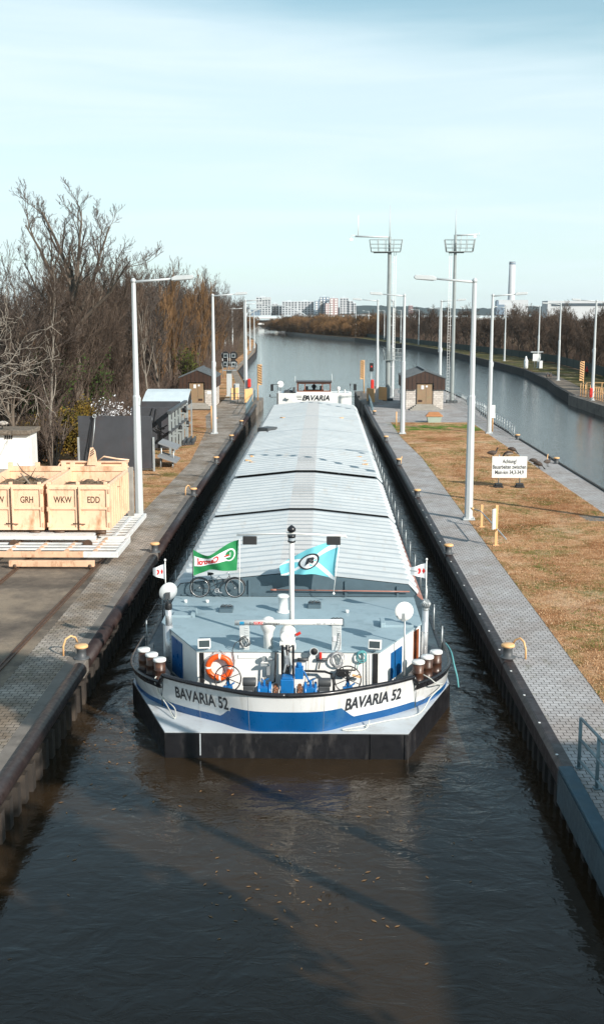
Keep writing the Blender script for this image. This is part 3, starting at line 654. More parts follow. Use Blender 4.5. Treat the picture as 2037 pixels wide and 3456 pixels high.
for x,y,l in ((19.9,121,'yellow post with a white rescue ring case beside the curved river railing'),(-10.75,123.4,'orange post with a small yellow sign beside the second left street lamp')):
    t=thing('sign_post',l,'post',(x,y,0)); b=MB(); b.tube([(0,0,0),(0,0,2.6)],.07,8); b.build('post',M['signyellow'],t)
    b=MB(); b.box(-.22,.22,-.12,-.02,1.5,2.9) if x>0 else b.add([(.1,-.1,.9),(.75,-.1,1.25),(.75,-.04,1.25),(.1,-.04,.9),(.1,-.1,1.2),(.45,-.1,1.4)],[(0,1,2,3),(0,1,5,4)]); b.build('sign_plate',M['signwhite'] if x>0 else M['signyellow'],t)

# ------------------------------------------------------------------ radio masts
def tower(label,X,Y,pw,plat,arm_dir,arm_len,extra=False,ladder=1):
    t=thing('radio_mast',label,'mast',(X,Y,0))
    b=MB(); b.box(-.75,.75,-.75,.75,0,.35); b.build('foot_plate',M['darkgrey'],t)
    b=MB(); b.tube([(0,0,.3),(0,0,21.3)],[.34*pw,.25*pw],8,sm=False); b.tube([(0,0,21.3),(0,0,23.6)],.2,8); b.build('column',M['mastgrey'],t)
    b=MB(); lx=ladder*(.75*pw)
    for q in (-.16,.16): b.tube([(lx+q,0,.4),(lx+q,0,21.4)],.03,5)
    z=.6
    while z<21.3: b.beam((lx-.16,0,z),(lx+.16,0,z),.03,.03); z+=.4
    for z in range(2,21,3): b.beam((lx,0,z),(0,0,z),.04,.04)
    b.build('ladder',M['white'],t)
    def platform(x0,x1,z,h):
        b=MB(); b.box(x0+.25,x1-.25,-.7,.7,z-.08,z); b.box(x0+.6,x1-1.5,-.4,.4,z-.22,z-.12)
        c=[(x0,-.85),(x1,-.85),(x1,.85),(x0,.85)]; ci=[(x0+.25,-.7),(x1-.25,-.7),(x1-.25,.7),(x0+.25,.7)]
        for f in (1,.62,.3):
            p=[(ci[i][0]+(c[i][0]-ci[i][0])*f,ci[i][1]+(c[i][1]-ci[i][1])*f,z+h*f) for i in range(4)]; b.tube(p,.028,5,closed=True)
        for i in range(4):
            for k in range(4):
                a=[ci[i][q]+(ci[(i+1)%4][q]-ci[i][q])*k/4 for q in (0,1)]; o=[c[i][q]+(c[(i+1)%4][q]-c[i][q])*k/4 for q in (0,1)]
                b.tube([(a[0],a[1],z),(o[0],o[1],z+h)],.03,5)
        b.build('platform',M['mastgrey'],t)
    platform(*plat)
    if extra: platform(-.8,2.2,6.0,1.6)
    b=MB(); b.tube([(0,0,23.5),(arm_dir*arm_len,0,23.65)],.12,8); b.beam((arm_dir*.8,0,23.6),(arm_dir*.8,0,21.6),.06,.06); b.beam((arm_dir*1.6,0,23.6),(arm_dir*1.6,0,21.6),.06,.06); a=b.build('arm',M['lamp'],t)
    b=MB(); b.tube([(0,0,23.5),(0,0,25.2),(0,0,28 if pw>1 else 27.1)],[.07,.06,.03],6); b.build('antenna',M['lamp'],t)
    if extra:
        b=MB(); b.tube([(-4.55,0,23.7),(-4.55,0,26.6)],.05,6); b.build('antenna',M['white'],t)
        b=MB(); b.tube([(-5.0,0,23.75),(-5.5,0,23.8),(-5.6,0,23.3)],.06,6); b.box(-5.8,-5.3,-.15,.15,23.0,23.35); b.build('camera',M['white'],a,bevel=.04)
    else:
        b=MB(); b.box(2.5,2.9,-.12,.12,23.2,23.5); b.tube([(3.3,0,23.5),(3.3,0,23.9)],.04,5); b.build('camera',M['white'],a)
    return t
tower('taller radio mast with two railed platforms and a long camera arm on the island',11.4,165.6,1.05,(-2.9,1.8,21.5,1.65),-1,5.0,True,1)
tower('slimmer radio mast with one railed platform and arm pointing right',20.4,161.85,.85,(-1.5,2.7,21.3,1.6),1,3.1,False,-1)
t=thing('radio_mast','mast on the right bank of which only the arm tip shows at the edge','mast',(49,166,0))
b=MB(); b.tube([(0,0,0),(0,0,23.4)],[.45,.3],8); b.build('column',M['lamp'],t)
b=MB(); b.tube([(0,0,23.6),(-2.9,0,23.9),(-3.1,0,23.2)],.1,8); b.box(-3.35,-3.0,-.15,.15,22.8,23.2); b.build('arm',M['darkgrey'],t)

# ------------------------------------------------------------------ signal panels on the left pier
t=thing('shipping_signal','black four-light shipping signal on a white pillar left of the channel','signal',(-12.5,174,0))
b=MB(); b.box(-.5,.28,-.3,.3,.15,3.95); b.box(-.65,.4,-.4,.4,0,.15); b.build('pillar',M['lamp'],t,bevel=.04)
b=MB(); b.box(-1.1,1.15,-.9,.5,3.98,4.08)
for z in (4.6,5.2):
    b.tube([(-1.1,-.9,z),(1.15,-.9,z)],.035,5)
for x in (-1.1,-.4,.35,1.15): b.tube([(x,-.9,4.0),(x,-.9,5.2)],.035,5)
for x in (-.25,.1): b.tube([(x,-.6,4.0),(x,-.6,6.6)],.05,5)
b.build('service_platform',M['steel'],t)
for i,(x,z) in enumerate(((-.62,6.3),(.62,6.3),(-.62,5.05),(.62,5.05))):
    b=MB(); pts=[(x+.66*math.cos(PI/8+k*PI/4),z+.66*math.sin(PI/8+k*PI/4)) for k in range(8)]
    b.extr(pts,'y',-.28,-.16); p=b.build('backing_board',M['black'],t)
    b=MB(); b.extr([(x-.3,z-.3),(x+.3,z-.3),(x+.3,z+.3),(x-.3,z+.3)],'y',-.52,-.28); b.build('lamp_box',M['steel'],p)
    b=MB(); b.extr([(x-.22,z-.2),(x+.22,z-.2),(x+.22,z+.2),(x-.22,z+.2)],'y',-.54,-.52); b.build('lens',M['glass'],p)
t=thing('control_cabinet','grey control cabinet right of the signal pillar','cabinet',(-11.2,170,0)); b=MB(); b.box(-.42,.4,-.25,.25,.1,2.2); b.build('body',M['lamp'],t,bevel=.04); b=MB(); b.tube([(-.3,-.5,0),(-.3,-.5,1.9)],.1,8); b.build('conduit',M['steel'],t)
t=thing('dial_post','small grey post with a round dial left of the signal pillar','post',(-17.9,226,0)); b=MB(); b.tube([(0,0,0),(0,0,4.6)],.08,6); b.lathe((0,0,4.4),[(.25,0),(.3,.3),(.1,.6)],8); b.build('post',M['steel'],t)

# ------------------------------------------------------------------ warning sign, barrier, geese
t=thing('warning_sign','white board reading Achtung on two legs with black rubber feet','sign',(14.92,81.28,0))
b=MB(); b.box(-1.27,1.28,-.05,.0,.72,2.3); p=b.build('board',M['signwhite'],t,bevel=.01)
b=MB()
for s,z in (('Achtung!',1.93),('Bauarbeiten zwischen',1.52),('Main-km 34,3-34,9',1.12)): text_on(b,s,.40,front(0,-.056,z),.009,.70)
b.build('lettering',M['ink'],p)
for x in (-.75,.8):
    b=MB(); b.tube([(x,.05,.1),(x,.05,2.42)],.045,8); b.build('leg',M['steel'],t)
    b=MB(); b.prism([(x-.32,-.28),(x+.32,-.28),(x+.32,.38),(x-.32,.38)],0,.12); b.prism([(x-.26,-.2),(x+.26,-.2),(x+.26,.3),(x-.26,.3)],.12,.3); b.build('foot',M['black'],t,bevel=.03)
t=thing('barrier_post','yellow posts joined by a slanting bar with a narrow white board','barrier',(10.65,60.3,0))
for y,h in ((0,2.25),(5.4,1.35)):
    b=MB(); b.box(-.075,.075,y-.05,y+.05,0,h); b.box(-.17,.17,y-.14,y+.14,0,.04); b.build('post',M['signyellow'],t,bevel=.01)
b=MB(); b.tube([(.35,-1.3,.6),(0,.12,.98),(-.1,5.2,1.0),(-.5,6.6,.95)],.035,6); b.build('bar',M['steel'],t)
b=MB(); b.lathe((-.42,6.2,.96),[(.0,-.12),(.12,0),(.0001,.12)],10); b.build('bar_clamp',M['signyellow'],t)
b=MB(); b.obox((-.13,-.1,1.5),(.10,.55,1.12),-.5); b.build('sign_board',M['signwhite'],t,bevel=.02)
def make_goose(feeding,name='goose',colors=None):
    if feeding: path=[(-.5,.42,.03),(-.4,.46,.09),(-.22,.47,.17),(0,.44,.2),(.18,.38,.16),(.3,.3,.09),(.4,.2,.055),(.46,.1,.045),(.5,.06,.055),(.56,.03,.04),(.62,.01,.012)]
    else: path=[(-.5,.44,.03),(-.4,.46,.09),(-.22,.46,.17),(0,.45,.2),(.18,.47,.16),(.27,.55,.09),(.31,.68,.055),(.33,.8,.05),(.37,.86,.06),(.43,.85,.04),(.5,.84,.012)]
    b=MB(); n=8; b.tube([(x,0,z) for x,z,r in path],[r*1.05 for x,z,r in path],n)
    for i in range(len(path)-1):
        mi = 0 if i<5 else 1
        if i in (9,): mi=1
        for j in range(n):
            b.m[i*n+j]= 2 if (mi==0 and j in (3,4,5)) else mi
    for s in (-.07,.07):
        b.tube([(.02,s,.32),(.0,s,.16),(.04,s,.0)],.018,5,3,sm=False); b.box(.02,.14,s-.04,s+.04,0,.02,3)
    return b.build(name,colors or [M['goosebody'],M['blackgloss'],M['goosebelly'],M['black']])
M['goosebody']=paint('goose_back_feathers',(.07,.05,.04),.8,var=.4,nscale=9); M['goosebelly']=paint('goose_pale_feathers',(.42,.38,.34),.8,var=.15,nscale=9); M['gooselight']=paint('greylag_feathers',(.33,.27,.22),.8,var=.3,nscale=9)
gf=make_goose(True); gu=make_goose(False)
tag(gf,'x','goose',group='geese on the island lawn'); tag(gu,'x','goose',group='geese on the island lawn')
PF=Placer(gf); PU=Placer(gu)
PF((18.7,101.5,.02),-.35,'dark goose feeding at the grass edge, farthest of the flock',sc=.95)
PF((19.1,91.4,.02),-.5,'goose with a pale belly feeding at the paving edge',sc=.95)
PF((19.15,93.6,.02),-.2,'dark-backed goose just behind the pale-bellied feeding one',sc=.9)
PU((20.1,92.8,.02),.6,'brown goose standing on the river-side paving, rightmost of the flock',sc=.9)
PU((16.4,98.2,.02),0,'light goose standing in the grass behind the top left corner of the sign',sc=1.05)
PF((17.7,98.2,.02),2.8,'dark goose whose back shows just above the warning sign',sc=1.0)
PF((17.6,91.0,.02),.3,'goose mostly hidden behind the right edge of the warning sign',sc=.95)
t=make_goose(False,'goose',[M['goosebelly'],M['gooselight'],M['goosebelly'],M['black']]); place(t,(-24.1,88.3,3.55),PI,sc=1.0); tag(t,'pale goose standing on the flat roof of the white shed','goose')

# ------------------------------------------------------------------ white shed
t=thing('shed','small white flat-roofed shed at the left edge with mossy roof slab','shed',(-24,87.6,0),world=True)
b=MB(); b.box(-27,-21.9,87.6,90.3,.0,3.2); b.build('wall',M['white'],t)
b=MB(); b.box(-27,-21.85,87.54,90.36,0,.45); b.build('plinth',M['concrete'],t)
b=MB(); b.box(-27.3,-21.65,87.2,90.6,3.2,3.55); b.build('roof_slab',M['mosswood'],t,bevel=.05)
b=MB()
for k in range(4): b.box(-23.75+.17*k,-23.67+.17*k,87.52,87.6,2.85,3.12)
b.build('vent_slot',M['black'],t)
b=MB(); b.box(-21.9,-21.85,88.2,89.4,.45,2.9); b.build('door',M['signwhite'],t,bevel=.01)

# ------------------------------------------------------------------ stop-log plates, canopy
def plate(label,x0,x1,y,z1,legs=True):
    t=thing('steel_gate_panel',label,'gate panel',((x0+x1)/2,y,0),world=True,group='dark steel gate panels stored on the left grass')
    b=MB(); b.box(x0,x1,y,y+.18,.25,z1); b.build('panel',M['darkplate'],t,bevel=.01)
    b=MB(); b.box(x0-.1,x1+.1,y+.2,y+.55,.12,.3); b.box(x0,x1,y+.2,y+.4,z1-.35,z1-.15); b.build('frame_beam',M['steel'],t)
    for x in (x0-.08,x1+.02):
        b=MB(); b.box(x,x+.16,y-.1,y+.1,0,z1*.62); b.build('guide_post',M['steel'],t,bevel=.02)
    return t
plate('wide dark steel gate panel, nearest the camera, behind the yellow lifting beam',-18.35,-12.4,89.5,4.48)
plate('dark steel gate panel with hanging cables in the middle of the row',-16.4,-12.5,103.5,4.05)
plate('dark steel gate panel, farthest of the row below the grey canopy',-16.6,-12.55,110,4.1)
t=thing('steel_rack','open steel rack of beams right of the dark gate panels','rack',(-12.2,101,0),world=True)
for y in (99.5,102,104.5,107,109.5,112): 
    b=MB(); b.box(-12.35,-12.15,y-.1,y+.1,0,3.9); b.beam((-12.3,y,1.8),(-11.7,y,1.8),.12,.16); b.beam((-12.3,y,3.2),(-11.8,y,3.2),.12,.16); b.build('post',M['mastgrey'],t)
b=MB(); b.box(-12.45,-12.1,99.3,112.3,3.8,4.05); b.box(-12.3,-12.1,99.3,112.3,2.1,2.3); b.build('beam',M['darkgrey'],t)
for y,z in ((105,1.9),(111,1.8),(109,3.4)):
    b=MB(); b.lathe((-11.95,y,z),[(.3,-.12),(.34,-.05),(.34,.05),(.3,.12)],14,M=Matrix.Rotation(PI/2,3,'Y')); b.build('roller',M['black'],t)
for i,(x,y,z,l) in enumerate(((-12.05,92.5,1.9,'upper of two tilted grey steel trays beside the dark panels'),(-11.95,91.2,.95,'lower of two tilted grey steel trays beside the dark panels'))):
    t=thing('steel_tray',l,'steel tray',(x,y,0),group='tilted steel trays')
    b=MB(); b.add([(-.3,0,z),(1.2,.2,z-.55),(1.2,3.2,z-.55),(-.3,3,z),(-.3,0,z+.12),(1.2,.2,z-.43),(1.2,3.2,z-.43),(-.3,3,z+.12)],[(0,3,2,1),(4,5,6,7),(0,1,5,4),(1,2,6,5),(2,3,7,6),(3,0,4,7)]); b.build('tray',M['tray'],t)
    b=MB(); b.tube([(.9,.4,0),(.9,.4,z-.5)],.06,6); b.tube([(-.1,.4,0),(-.1,.4,z)],.06,6); b.build('leg',M['steel'],t)
t=thing('steel_bars','bundle of dark steel bars lying on the dry grass','steel bars',(-11.7,108,0))
b=MB()
for i in range(5):
    for k in range(2-(i%2)): b.obox((-.45+.22*i,2.2+.1*k,.12+.2*k),(.18,5.4-.3*i,.18),.05)
b.build('bars',M['darkgrey'],t)
t=thing('canopy','grey curved sheet canopy behind the dark gate panels','canopy',(-14.1,114,0),world=True)
b=MB(); pr=[(0,3.75),(1.2,4.25),(2.6,4.75),(3.6,4.95),(4.2,4.85)]
n=len(pr)
for x0,x1 in ((-16.7,-12.1),):
    b.v=[(x0+.05*i,112+y,z) for i,(y,z) in enumerate(pr)]+[(x1+.12*0,112+y,z) for y,z in pr]+[(x0+.05*i,112+y,z-.1) for i,(y,z) in enumerate(pr)]+[(x1,112+y,z-.1) for y,z in pr]
    for i in range(n-1): b.face((i,n+i,n+i+1,i+1)); b.face((2*n+i,2*n+i+1,3*n+i+1,3*n+i))
    b.face((0,2*n,3*n,n)); b.face((n-1,2*n-1,4*n-1,3*n-1))
b.build('sheet',M['canopy'],t)
b=MB(); b.add([(-12.1,112,3.65),(-12.1,115.8,4.8),(-12.1,115.8,3.5),(-12.1,112,3.5)],[(0,1,2,3)]); b.add([(-12.12,112.1,3.5),(-12.12,115.8,3.5),(-12.12,115.8,4.7)],[(0,1,2)]); b.build('gable',M['black'],t)
for x in (-16.6,-12.2):
    for y in (112.2,115.9): b=MB(); b.box(x,x+.15,y,y+.15,0,3.8); b.build('post',M['steel'],t)
t=thing('cable_sling','dark wire sling hanging over the nearest dark gate panel','cable',(-17.2,89.2,0),world=True)
b=MB(); b.tube([(-17.0,89.3,4.55),(-17.1,89.15,3.6),(-17.25,89.1,2.6),(-17.5,89.1,1.5),(-17.6,89.1,.6)],.05,6); b.build('cable',M['black'],t)
b=MB(); b.tube([(-16.9,89.3,4.5),(-17.0,89.1,3.2),(-17.18,89.05,1.9)],.04,6); b.ring((-16.95,89.25,4.5),.14,.035,n=14); b.build('cable',M['steel'],t)
t=thing('cable_sling','black cables drooping over the middle dark gate panel','cable',(-14,103.2,0),world=True)
b=MB(); b.tube([(-14.3,103.4,4.0),(-14.5,103.3,3.2),(-14.2,103.2,2.2),(-13.2,103.2,1.6),(-12.5,103.2,2.0)],.045,6); b.tube([(-14.0,103.4,3.9),(-14.1,103.3,2.8),(-13.7,103.2,2.0),(-12.7,103.2,2.6)],.04,6); b.build('cable',M['black'],t)

# ------------------------------------------------------------------ skips on their carriers
def skip(label,x0,x1,tl,tr,stain):
    t=thing('waste_skip',label,'skip',((x0+x1)/2,58,1.22),world=True)
    y0,y1,z0,z1=58,63.9,1.25,3.58
    b=MB(); m='yellow'
    b.box(x0,x0+.1,y0,y1,z0,z1); b.box(x1-.1,x1,y0,y1,z0,z1); b.box(x0+.1,x1-.1,y0+.12,y1,z0,z0+.15)
    b.box(x0+.1,x1-.1,y1-.1,y1,z0,z1+.12)
    y=y0+.7
    while y<y1: b.box(x1,x1+.05,y-.04,y+.04,z0,z1-.05); y+=.65
    b.build('body',M[m],t,bevel=.015)
    b=MB(); 
    for xa in (x0-.04,x1-.1): b.box(xa,xa+.14,y0,y1,z1,z1+.14)
    b.box(x0,x1,y1-.16,y1+.06,z1+.02,z1+.3); b.box(x0+.1,x1-.1,y0+.0,y0+.12,z1-.02,z1+.1)
    for xa in (x0,(x0+x1)/2-.12,x1-.3): b.box(xa,xa+.26,y1-.14,y1+.04,z1+.3,z1+.52); b.box(xa+.02,xa+.2,y0+.0,y0+.16,z1+.1,z1+.24)
    b.build('top_rim',M[m],t,bevel=.015)
    xm=(x0+x1)/2
    for i,(a,c,s) in enumerate(((x0+.04,xm-.03,tl),(xm+.03,x1-.04,tr))):
        b=MB(); b.box(a,c,y0-.02,y0+.06,z0+.02,z1); f=.11
        b.box(a,c,y0-.1,y0-.02,z1-.14,z1); b.box(a,c,y0-.1,y0-.02,z0+.02,z0+.16); b.box(a,a+f,y0-.1,y0-.02,z0+.16,z1-.14); b.box(c-f,c,y0-.1,y0-.02,z0+.16,z1-.14); b.box(a+f,c-f,y0-.1,y0-.02,z0+1.12,z0+1.24)
        p=b.build('door',M[m],t,bevel=.012)
        if s: b=MB(); text_on(b,s,.48,front((a+c)/2,y0-.026,z0+1.62),.009,.72); b.build('stencil',M['inkbrown'],p)
        b=MB(); hx=a-.06 if i==0 else c-.02
        for z in (z0+.3,z0+1.15,z0+2.1): b.box(hx,hx+.09,y0-.14,y0+.02,z-.12,z+.12)
        b.build('hinge',M['rustyellow'],p,bevel=.02)
    b=MB(); b.tube([(xm-.02,y0-.12,z0+.05),(xm-.02,y0-.12,z1-.1)],.03,6); b.tube([(xm-.3,y0-.13,z0+.38),(xm+.35,y0-.13,z0+.34)],.03,6); b.build('locking_bar',M['rust'],t)
    for xr in (x0+.35,x1-.75):
        b=MB(); b.tube([(xr,y0+.1,z0-.12),(xr+.5,y0+.1,z0-.12)],.13,10); b.build('roller',M['rust'],t)
    return t
skip('yellow skip stencilled WKW and EDD, partly filled with brushwood, right of the pair',-13.4,-10.12,'WKW','EDD',1)
skip('yellow skip stencilled GRH cut by the left edge of the photo',-17.0,-13.62,'WKW','GRH',0)
def debris(label,x0,x1,y0,y1,z,h,seed,nt):
    r=random.Random(seed); b=MB(); nx,ny=22,26
    for j in range(ny+1):
        for i in range(nx+1):
            x=x0+(x1-x0)*i/nx; y=y0+(y1-y0)*j/ny; e=min(i,nx-i)/3; e2=min(j,ny-j)/3
            b.v.append((x,y,z+h*(.35+.9*mnoise.noise(Vector((x*1.3,y*1.1,seed))))*min(1,.4+e)*min(1,.4+e2)+.10*mnoise.noise(Vector((x*5,y*5,seed)))))
    for j in range(ny):
        for i in range(nx): k=j*(nx+1)+i; b.face((k,k+1,k+nx+2,k+nx+1),0,False)
    for q in range(nt):
        x=r.uniform(x0+.2,x1-.2); y=r.uniform(y0+.1,y1-.3); L=r.uniform(.2,.7); a=r.uniform(0,2*PI); el=r.uniform(-.2,.4)
        p=Vector((x,y,z+h*.4)); d=Vector((math.cos(a)*math.cos(el),math.sin(a)*math.cos(el),math.sin(el)))*L
        b.tube([p,p+d],[.025,.012],4,r.choice([0,1,1,2]),sm=False)
    o=b.build('brushwood',[M['debris'],M['barkpale'],M['twigdark']],loc=(x0,y0,z)); tag(o,label,'brushwood',kind='stuff'); return o
debris('low heap of brushwood and dead leaves in the right yellow skip',-13.25,-10.25,58.2,62.4,3.12,.3,3,90)
debris('taller heap of brushwood and twigs in the left yellow skip',-16.85,-13.8,58.2,63.3,3.15,.4,8,110)
b=MB(); b.tube([(-14.9,59.0,3.5),(-14.4,58.7,4.0),(-14.75,58.5,4.3),(-15.0,58.4,4.75)],[.06,.045,.03,.012],5,0); b.tube([(-14.4,58.7,4.0),(-13.9,58.6,3.75),(-13.3,58.3,3.55)],[.05,.035,.015],5,0); b.tube([(-14.4,58.7,4.0),(-14.1,58.7,4.5)],[.03,.01],5,0)
tag(b.build('branch',M['bark'],loc=(-14.9,59,3.5)),'forked dark branch sticking up where the two skips meet','branch')
b=MB(); b.tube([(-14.3,58.3,3.55),(-14.45,58.1,3.9),(-14.75,58.0,4.3)],[.07,.06,.03],6,0); tag(b.build('branch',M['barkpale'],loc=(-14.3,58.3,3.5)),'bare pale stick leaning out of the left skip','branch')
# carriers
def carrier(label,x0,x1,y0,y1,z,h,xr):
    t=thing('steel_carrier_frame',label,'steel frame',((x0+x1)/2,y0,0),world=True)
    b=MB(); b.box(x0,xr,y0,y0+.16,z-h,z); b.box(x0,xr,y1-.16,y1,z-h,z); b.build('beam',M['rustyellow'] if y0<56 else M['whiteframe'],t,bevel=.02)
    b=MB(); b.box(xr,x1,y0,y0+.16,z-h,z); b.box(xr,x1,y1-.16,y1,z-h,z); b.box(x1-.16,x1,y0+.16,y1-.16,z-h,z); b.build('end_beam',M['whiteframe'],t,bevel=.02)
    n=int((y1-y0-.5)/.75)
    b=MB()
    for k in range(1,n+1):
        y=y0+.16+(y1-y0-.32)*k/(n+1); b.box(x0,x1-.16,y-.05,y+.05,z-.1,z-.005)
    b.build('slat',M['whiteframe'],t)
    b=MB()
    x=x0+.9
    while x<x1-.3: b.box(x-.07,x+.07,y0+.16,y1-.16,z-.16,z-.01); x+=1.45
    b.build('cross_member',M['rustyellow'] if y0<56 else M['whiteframe'],t)
    return t
c1=carrier('nearer steel frame, rusty yellow with a white end, under the skips',-20,-9.15,54.7,58.6,.78,.3,-10.9)
carrier('farther white steel ladder frame under the rear of the skips',-20,-9.6,60.2,67.3,.5,.26,-10.9)
t=thing('trolley','low rusty yellow rail trolley beam in front of the skips','trolley',(-12.4,54.3,0),world=True)
b=MB(); b.box(-14.5,-10.25,54.1,54.35,.14,.44); b.box(-14.4,-10.4,54.35,54.5,.2,.3); b.build('beam',M['rustyellow'],t,bevel=.02)
for x in (-14.2,-10.45):
    b=MB(); b.lathe((x,54.2,.16),[(.14,-.08),(.16,0),(.14,.08)],12,M=Matrix.Rotation(PI/2,3,'Y')); b.build('wheel',M['rust'],t)
t=thing('skip_bogie','white wheeled bogie directly below the yellow skips','trolley',(-13.5,57.5,0),world=True)
b=MB(); b.box(-20,-10.7,57.0,57.25,.92,1.12); b.box(-20,-10.7,62,62.25,.92,1.12); b.box(-20,-10.9,57.25,62,1.0,1.1); b.build('chassis',M['whiteframe'],t,bevel=.02)
for x in (-14.95,-11.1):
    b=MB(); b.lathe((x,56.93,.72),[(.10,-.06),(.10,-.03),(.24,-.02),(.24,.1)],16,M=Matrix.Rotation(PI/2,3,'X')); b.build('wheel',M['rust'],t)
t=thing('lifting_beam','yellow spreader beam with striped hook plate lying behind the skips','lifting beam',(-12.6,66.5,0),world=True)
b=MB(); b.box(-14.55,-10.5,66.4,66.75,3.75,3.83); b.box(-14.55,-10.5,66.4,66.75,3.45,3.52); b.box(-14.5,-10.55,66.55,66.62,3.5,3.78); b.build('beam',M['yellow'],t,bevel=.01)
b=MB(); b.extr([(-12.95,3.6),(-12.3,3.6),(-12.42,4.45),(-12.55,4.68),(-12.72,4.66)],'y',66.3,66.36); b.build('hook_plate',M['yellow'],t,bevel=.01)
b=MB()
for k in range(3): b.add([(-12.75+.02*k,66.29,4.12+.13*k),(-12.5,66.29,4.3+.13*k),(-12.5,66.29,4.37+.13*k),(-12.75+.02*k,66.29,4.19+.13*k)],[(0,1,2,3)])
b.build('stripe',M['black'],t)
b=MB()
for o in (0,.18): b.tube([(-12.3,66.4+o,3.85),(-11.95,66.4+o,4.12),(-11.2,66.4+o,3.98),(-10.45,66.4+o,3.9)],.035,6)
b.build('guide_bar',M['yellow'],t)
b=MB()
for k in range(4): b.obox((-14.72,66.35+.1*k,3.5),(.06,.06,.55),0,0,0,.6)
b.build('end_fender',M['yellow'],t)
for x in (-14.3,-10.45):
    b=MB(); b.box(x-.15,x+.2,66.4,66.8,0,3.45); b.build('stand',M['concrete'] if x>-12 else M['rustyellow'],t,bevel=.02)
# ------------------------------------------------------------------ the barge (u to starboard-right of the picture, v aft, z as in the world)
N0=set(bpy.data.objects)
BR=(-.24,36,-2.4); BZ=-.0077
barge=thing('cargo_barge','long white, blue and black cargo barge with ribbed grey hatch covers filling the lock chamber','barge',BR,BZ,frame=Matrix.Translation((0,0,-2.4)))
def onboat(u,v,z):
    c,s=math.cos(BZ),math.sin(BZ); return (BR[0]+u*c-v*s,BR[1]+u*s+v*c,z)
def bpart(name,b,m,parent=None,bevel=0): return b.build(name,m,parent or barge,bevel=bevel)
K=[0,1.3,2.5,3.6,4.42,4.56,5.3,5.85,6.07,6.12]
RV=[-.2,0.0,.58,1.2,1.84,2.02,2.85,4.0,5.4,8.2]
RZ=[-.1,-.1,-.1,-.1,-.1,-.42,-.43,-.45,-.5,-.6]
BU=[0,1.25,2.4,3.55,4.45,4.6,5.3,5.85,6.05,6.08]
BV=[.08,.14,.95,1.7,2.45,2.62,3.5,4.7,6.0,8.2]
def interp(A,t):
    t=max(0,min(len(A)-1-1e-6,t)); i=int(t); f=t-i
    return A[i]*(1-f)+A[i+1]*f
def catm(A,t):
    t=max(0,min(len(A)-1-1e-6,t)); i=int(t); f=t-i
    p0=A[i-1] if i>0 else 2*A[0]-A[1] if A is not RV and A is not BV else A[1]; p1=A[i]; p2=A[i+1]; p3=A[min(i+2,len(A)-1)]
    return .5*((2*p1)+(-p0+p2)*f+(2*p0-5*p1+4*p2-p3)*f*f+(-p0+3*p1-3*p2+p3)*f**3)
def rail_pt(t,s): return Vector((s*catm(K,t),catm(RV,t),interp(RZ,t)))
def base_pt(t,s): return Vector((s*catm(BU,t),catm(BV,t),-1.47))
def bul(t,h,s,off=0.0):
    p=base_pt(t,s).lerp(rail_pt(t,s),h)
    if off:
        d=(rail_pt(t+.05,s)-rail_pt(t-.05,s)); n=Vector((d.y,-d.x,0)); 
        if n.y>0: n=-n
        if abs(n.y)<1e-3: n=Vector((s,0,0))
        p=p+n.normalized()*off
    return p
def blue_h(t,s):
    u=interp(K,t); 
    if u<1.9: return .55
    if u<2.35: return .55-(u-1.9)/.45*.33
    return .22 if u<5 else .22+.06*(u-5)
# bulwark
for nm,rng,m in (('bow_bulwark',0,'hullwhite'),('blue_band',1,'hullblue')):
    b=MB(); N=90; TM=9
    rows=[]
    for s in (-1,1):
        base=len(b.v); 
        for i in range(N+1):
            t=TM*i/N; h=blue_h(t,s)
            hs=(h,(h+1)/2,1.0) if nm=='bow_bulwark' else (0.0,h/2,h)
            for q in hs: b.v.append(tuple(bul(t,q,s)))
        for i in range(N):
            for k in range(2):
                a=base+i*3+k; f=(a,a+3,a+4,a+1); b.face(f if s>0 else f[::-1],0,True)
    # inner skin
    if nm=='bow_bulwark':
        for s in (-1,1):
            base=len(b.v)
            for i in range(N+1):
                t=TM*i/N
                for q in (0,1): b.v.append(tuple(bul(t,q,s,-.05)))
            for i in range(N):
                a=base+i*2; f=(a,a+2,a+3,a+1); b.face(f[::-1] if s>0 else f,1)
    o=bpart(nm,b,[M[m],M['deck']])
    if nm=='bow_bulwark': BUL=o
# black fender rail on top, in three runs
for s in (-1,1):
    b=MB(); pts=[rail_pt(4*i/40,s) for i in range(41)]; 
    if s<0: pts=pts[::-1]
    b.tube([p+Vector((0,0,.02)) for p in pts],.085,8); bpart('rubbing_rail',b,M['blackgloss'])
    b=MB(); b.tube([rail_pt(4,s)+Vector((0,0,.02)),rail_pt(5,s)+Vector((0,0,.02))],.08,8); b.tube([rail_pt(5+4*i/30,s)+Vector((0,0,.02)) for i in range(31)],.07,8); bpart('rubbing_rail',b,M['blackgloss'])
    b=MB(); P=[rail_pt(5+4*i/20,s) for i in range(17)]; I=[(4.3*s,2.25),(4.35*s,3.3),(4.9*s,4.8),(5.45*s,6.2),(5.55*s,7.2)]
    pl=[(p.x,p.y) for p in P]+[(x,y) for x,y in I[::-1]]
    if s<0: pl=pl[::-1]
    b.prism(pl,-.62,-.46); bpart('mooring_platform',b,M['blackgloss'])
for tt,s in ((1.0,-1),(1.0,1),(2.55,-1)):
    b=MB(); b.tube([bul(tt,h/8,s,.004) for h in range(9)],.004,4); bpart('weld_seam',b,M['slotgrey'],BUL)
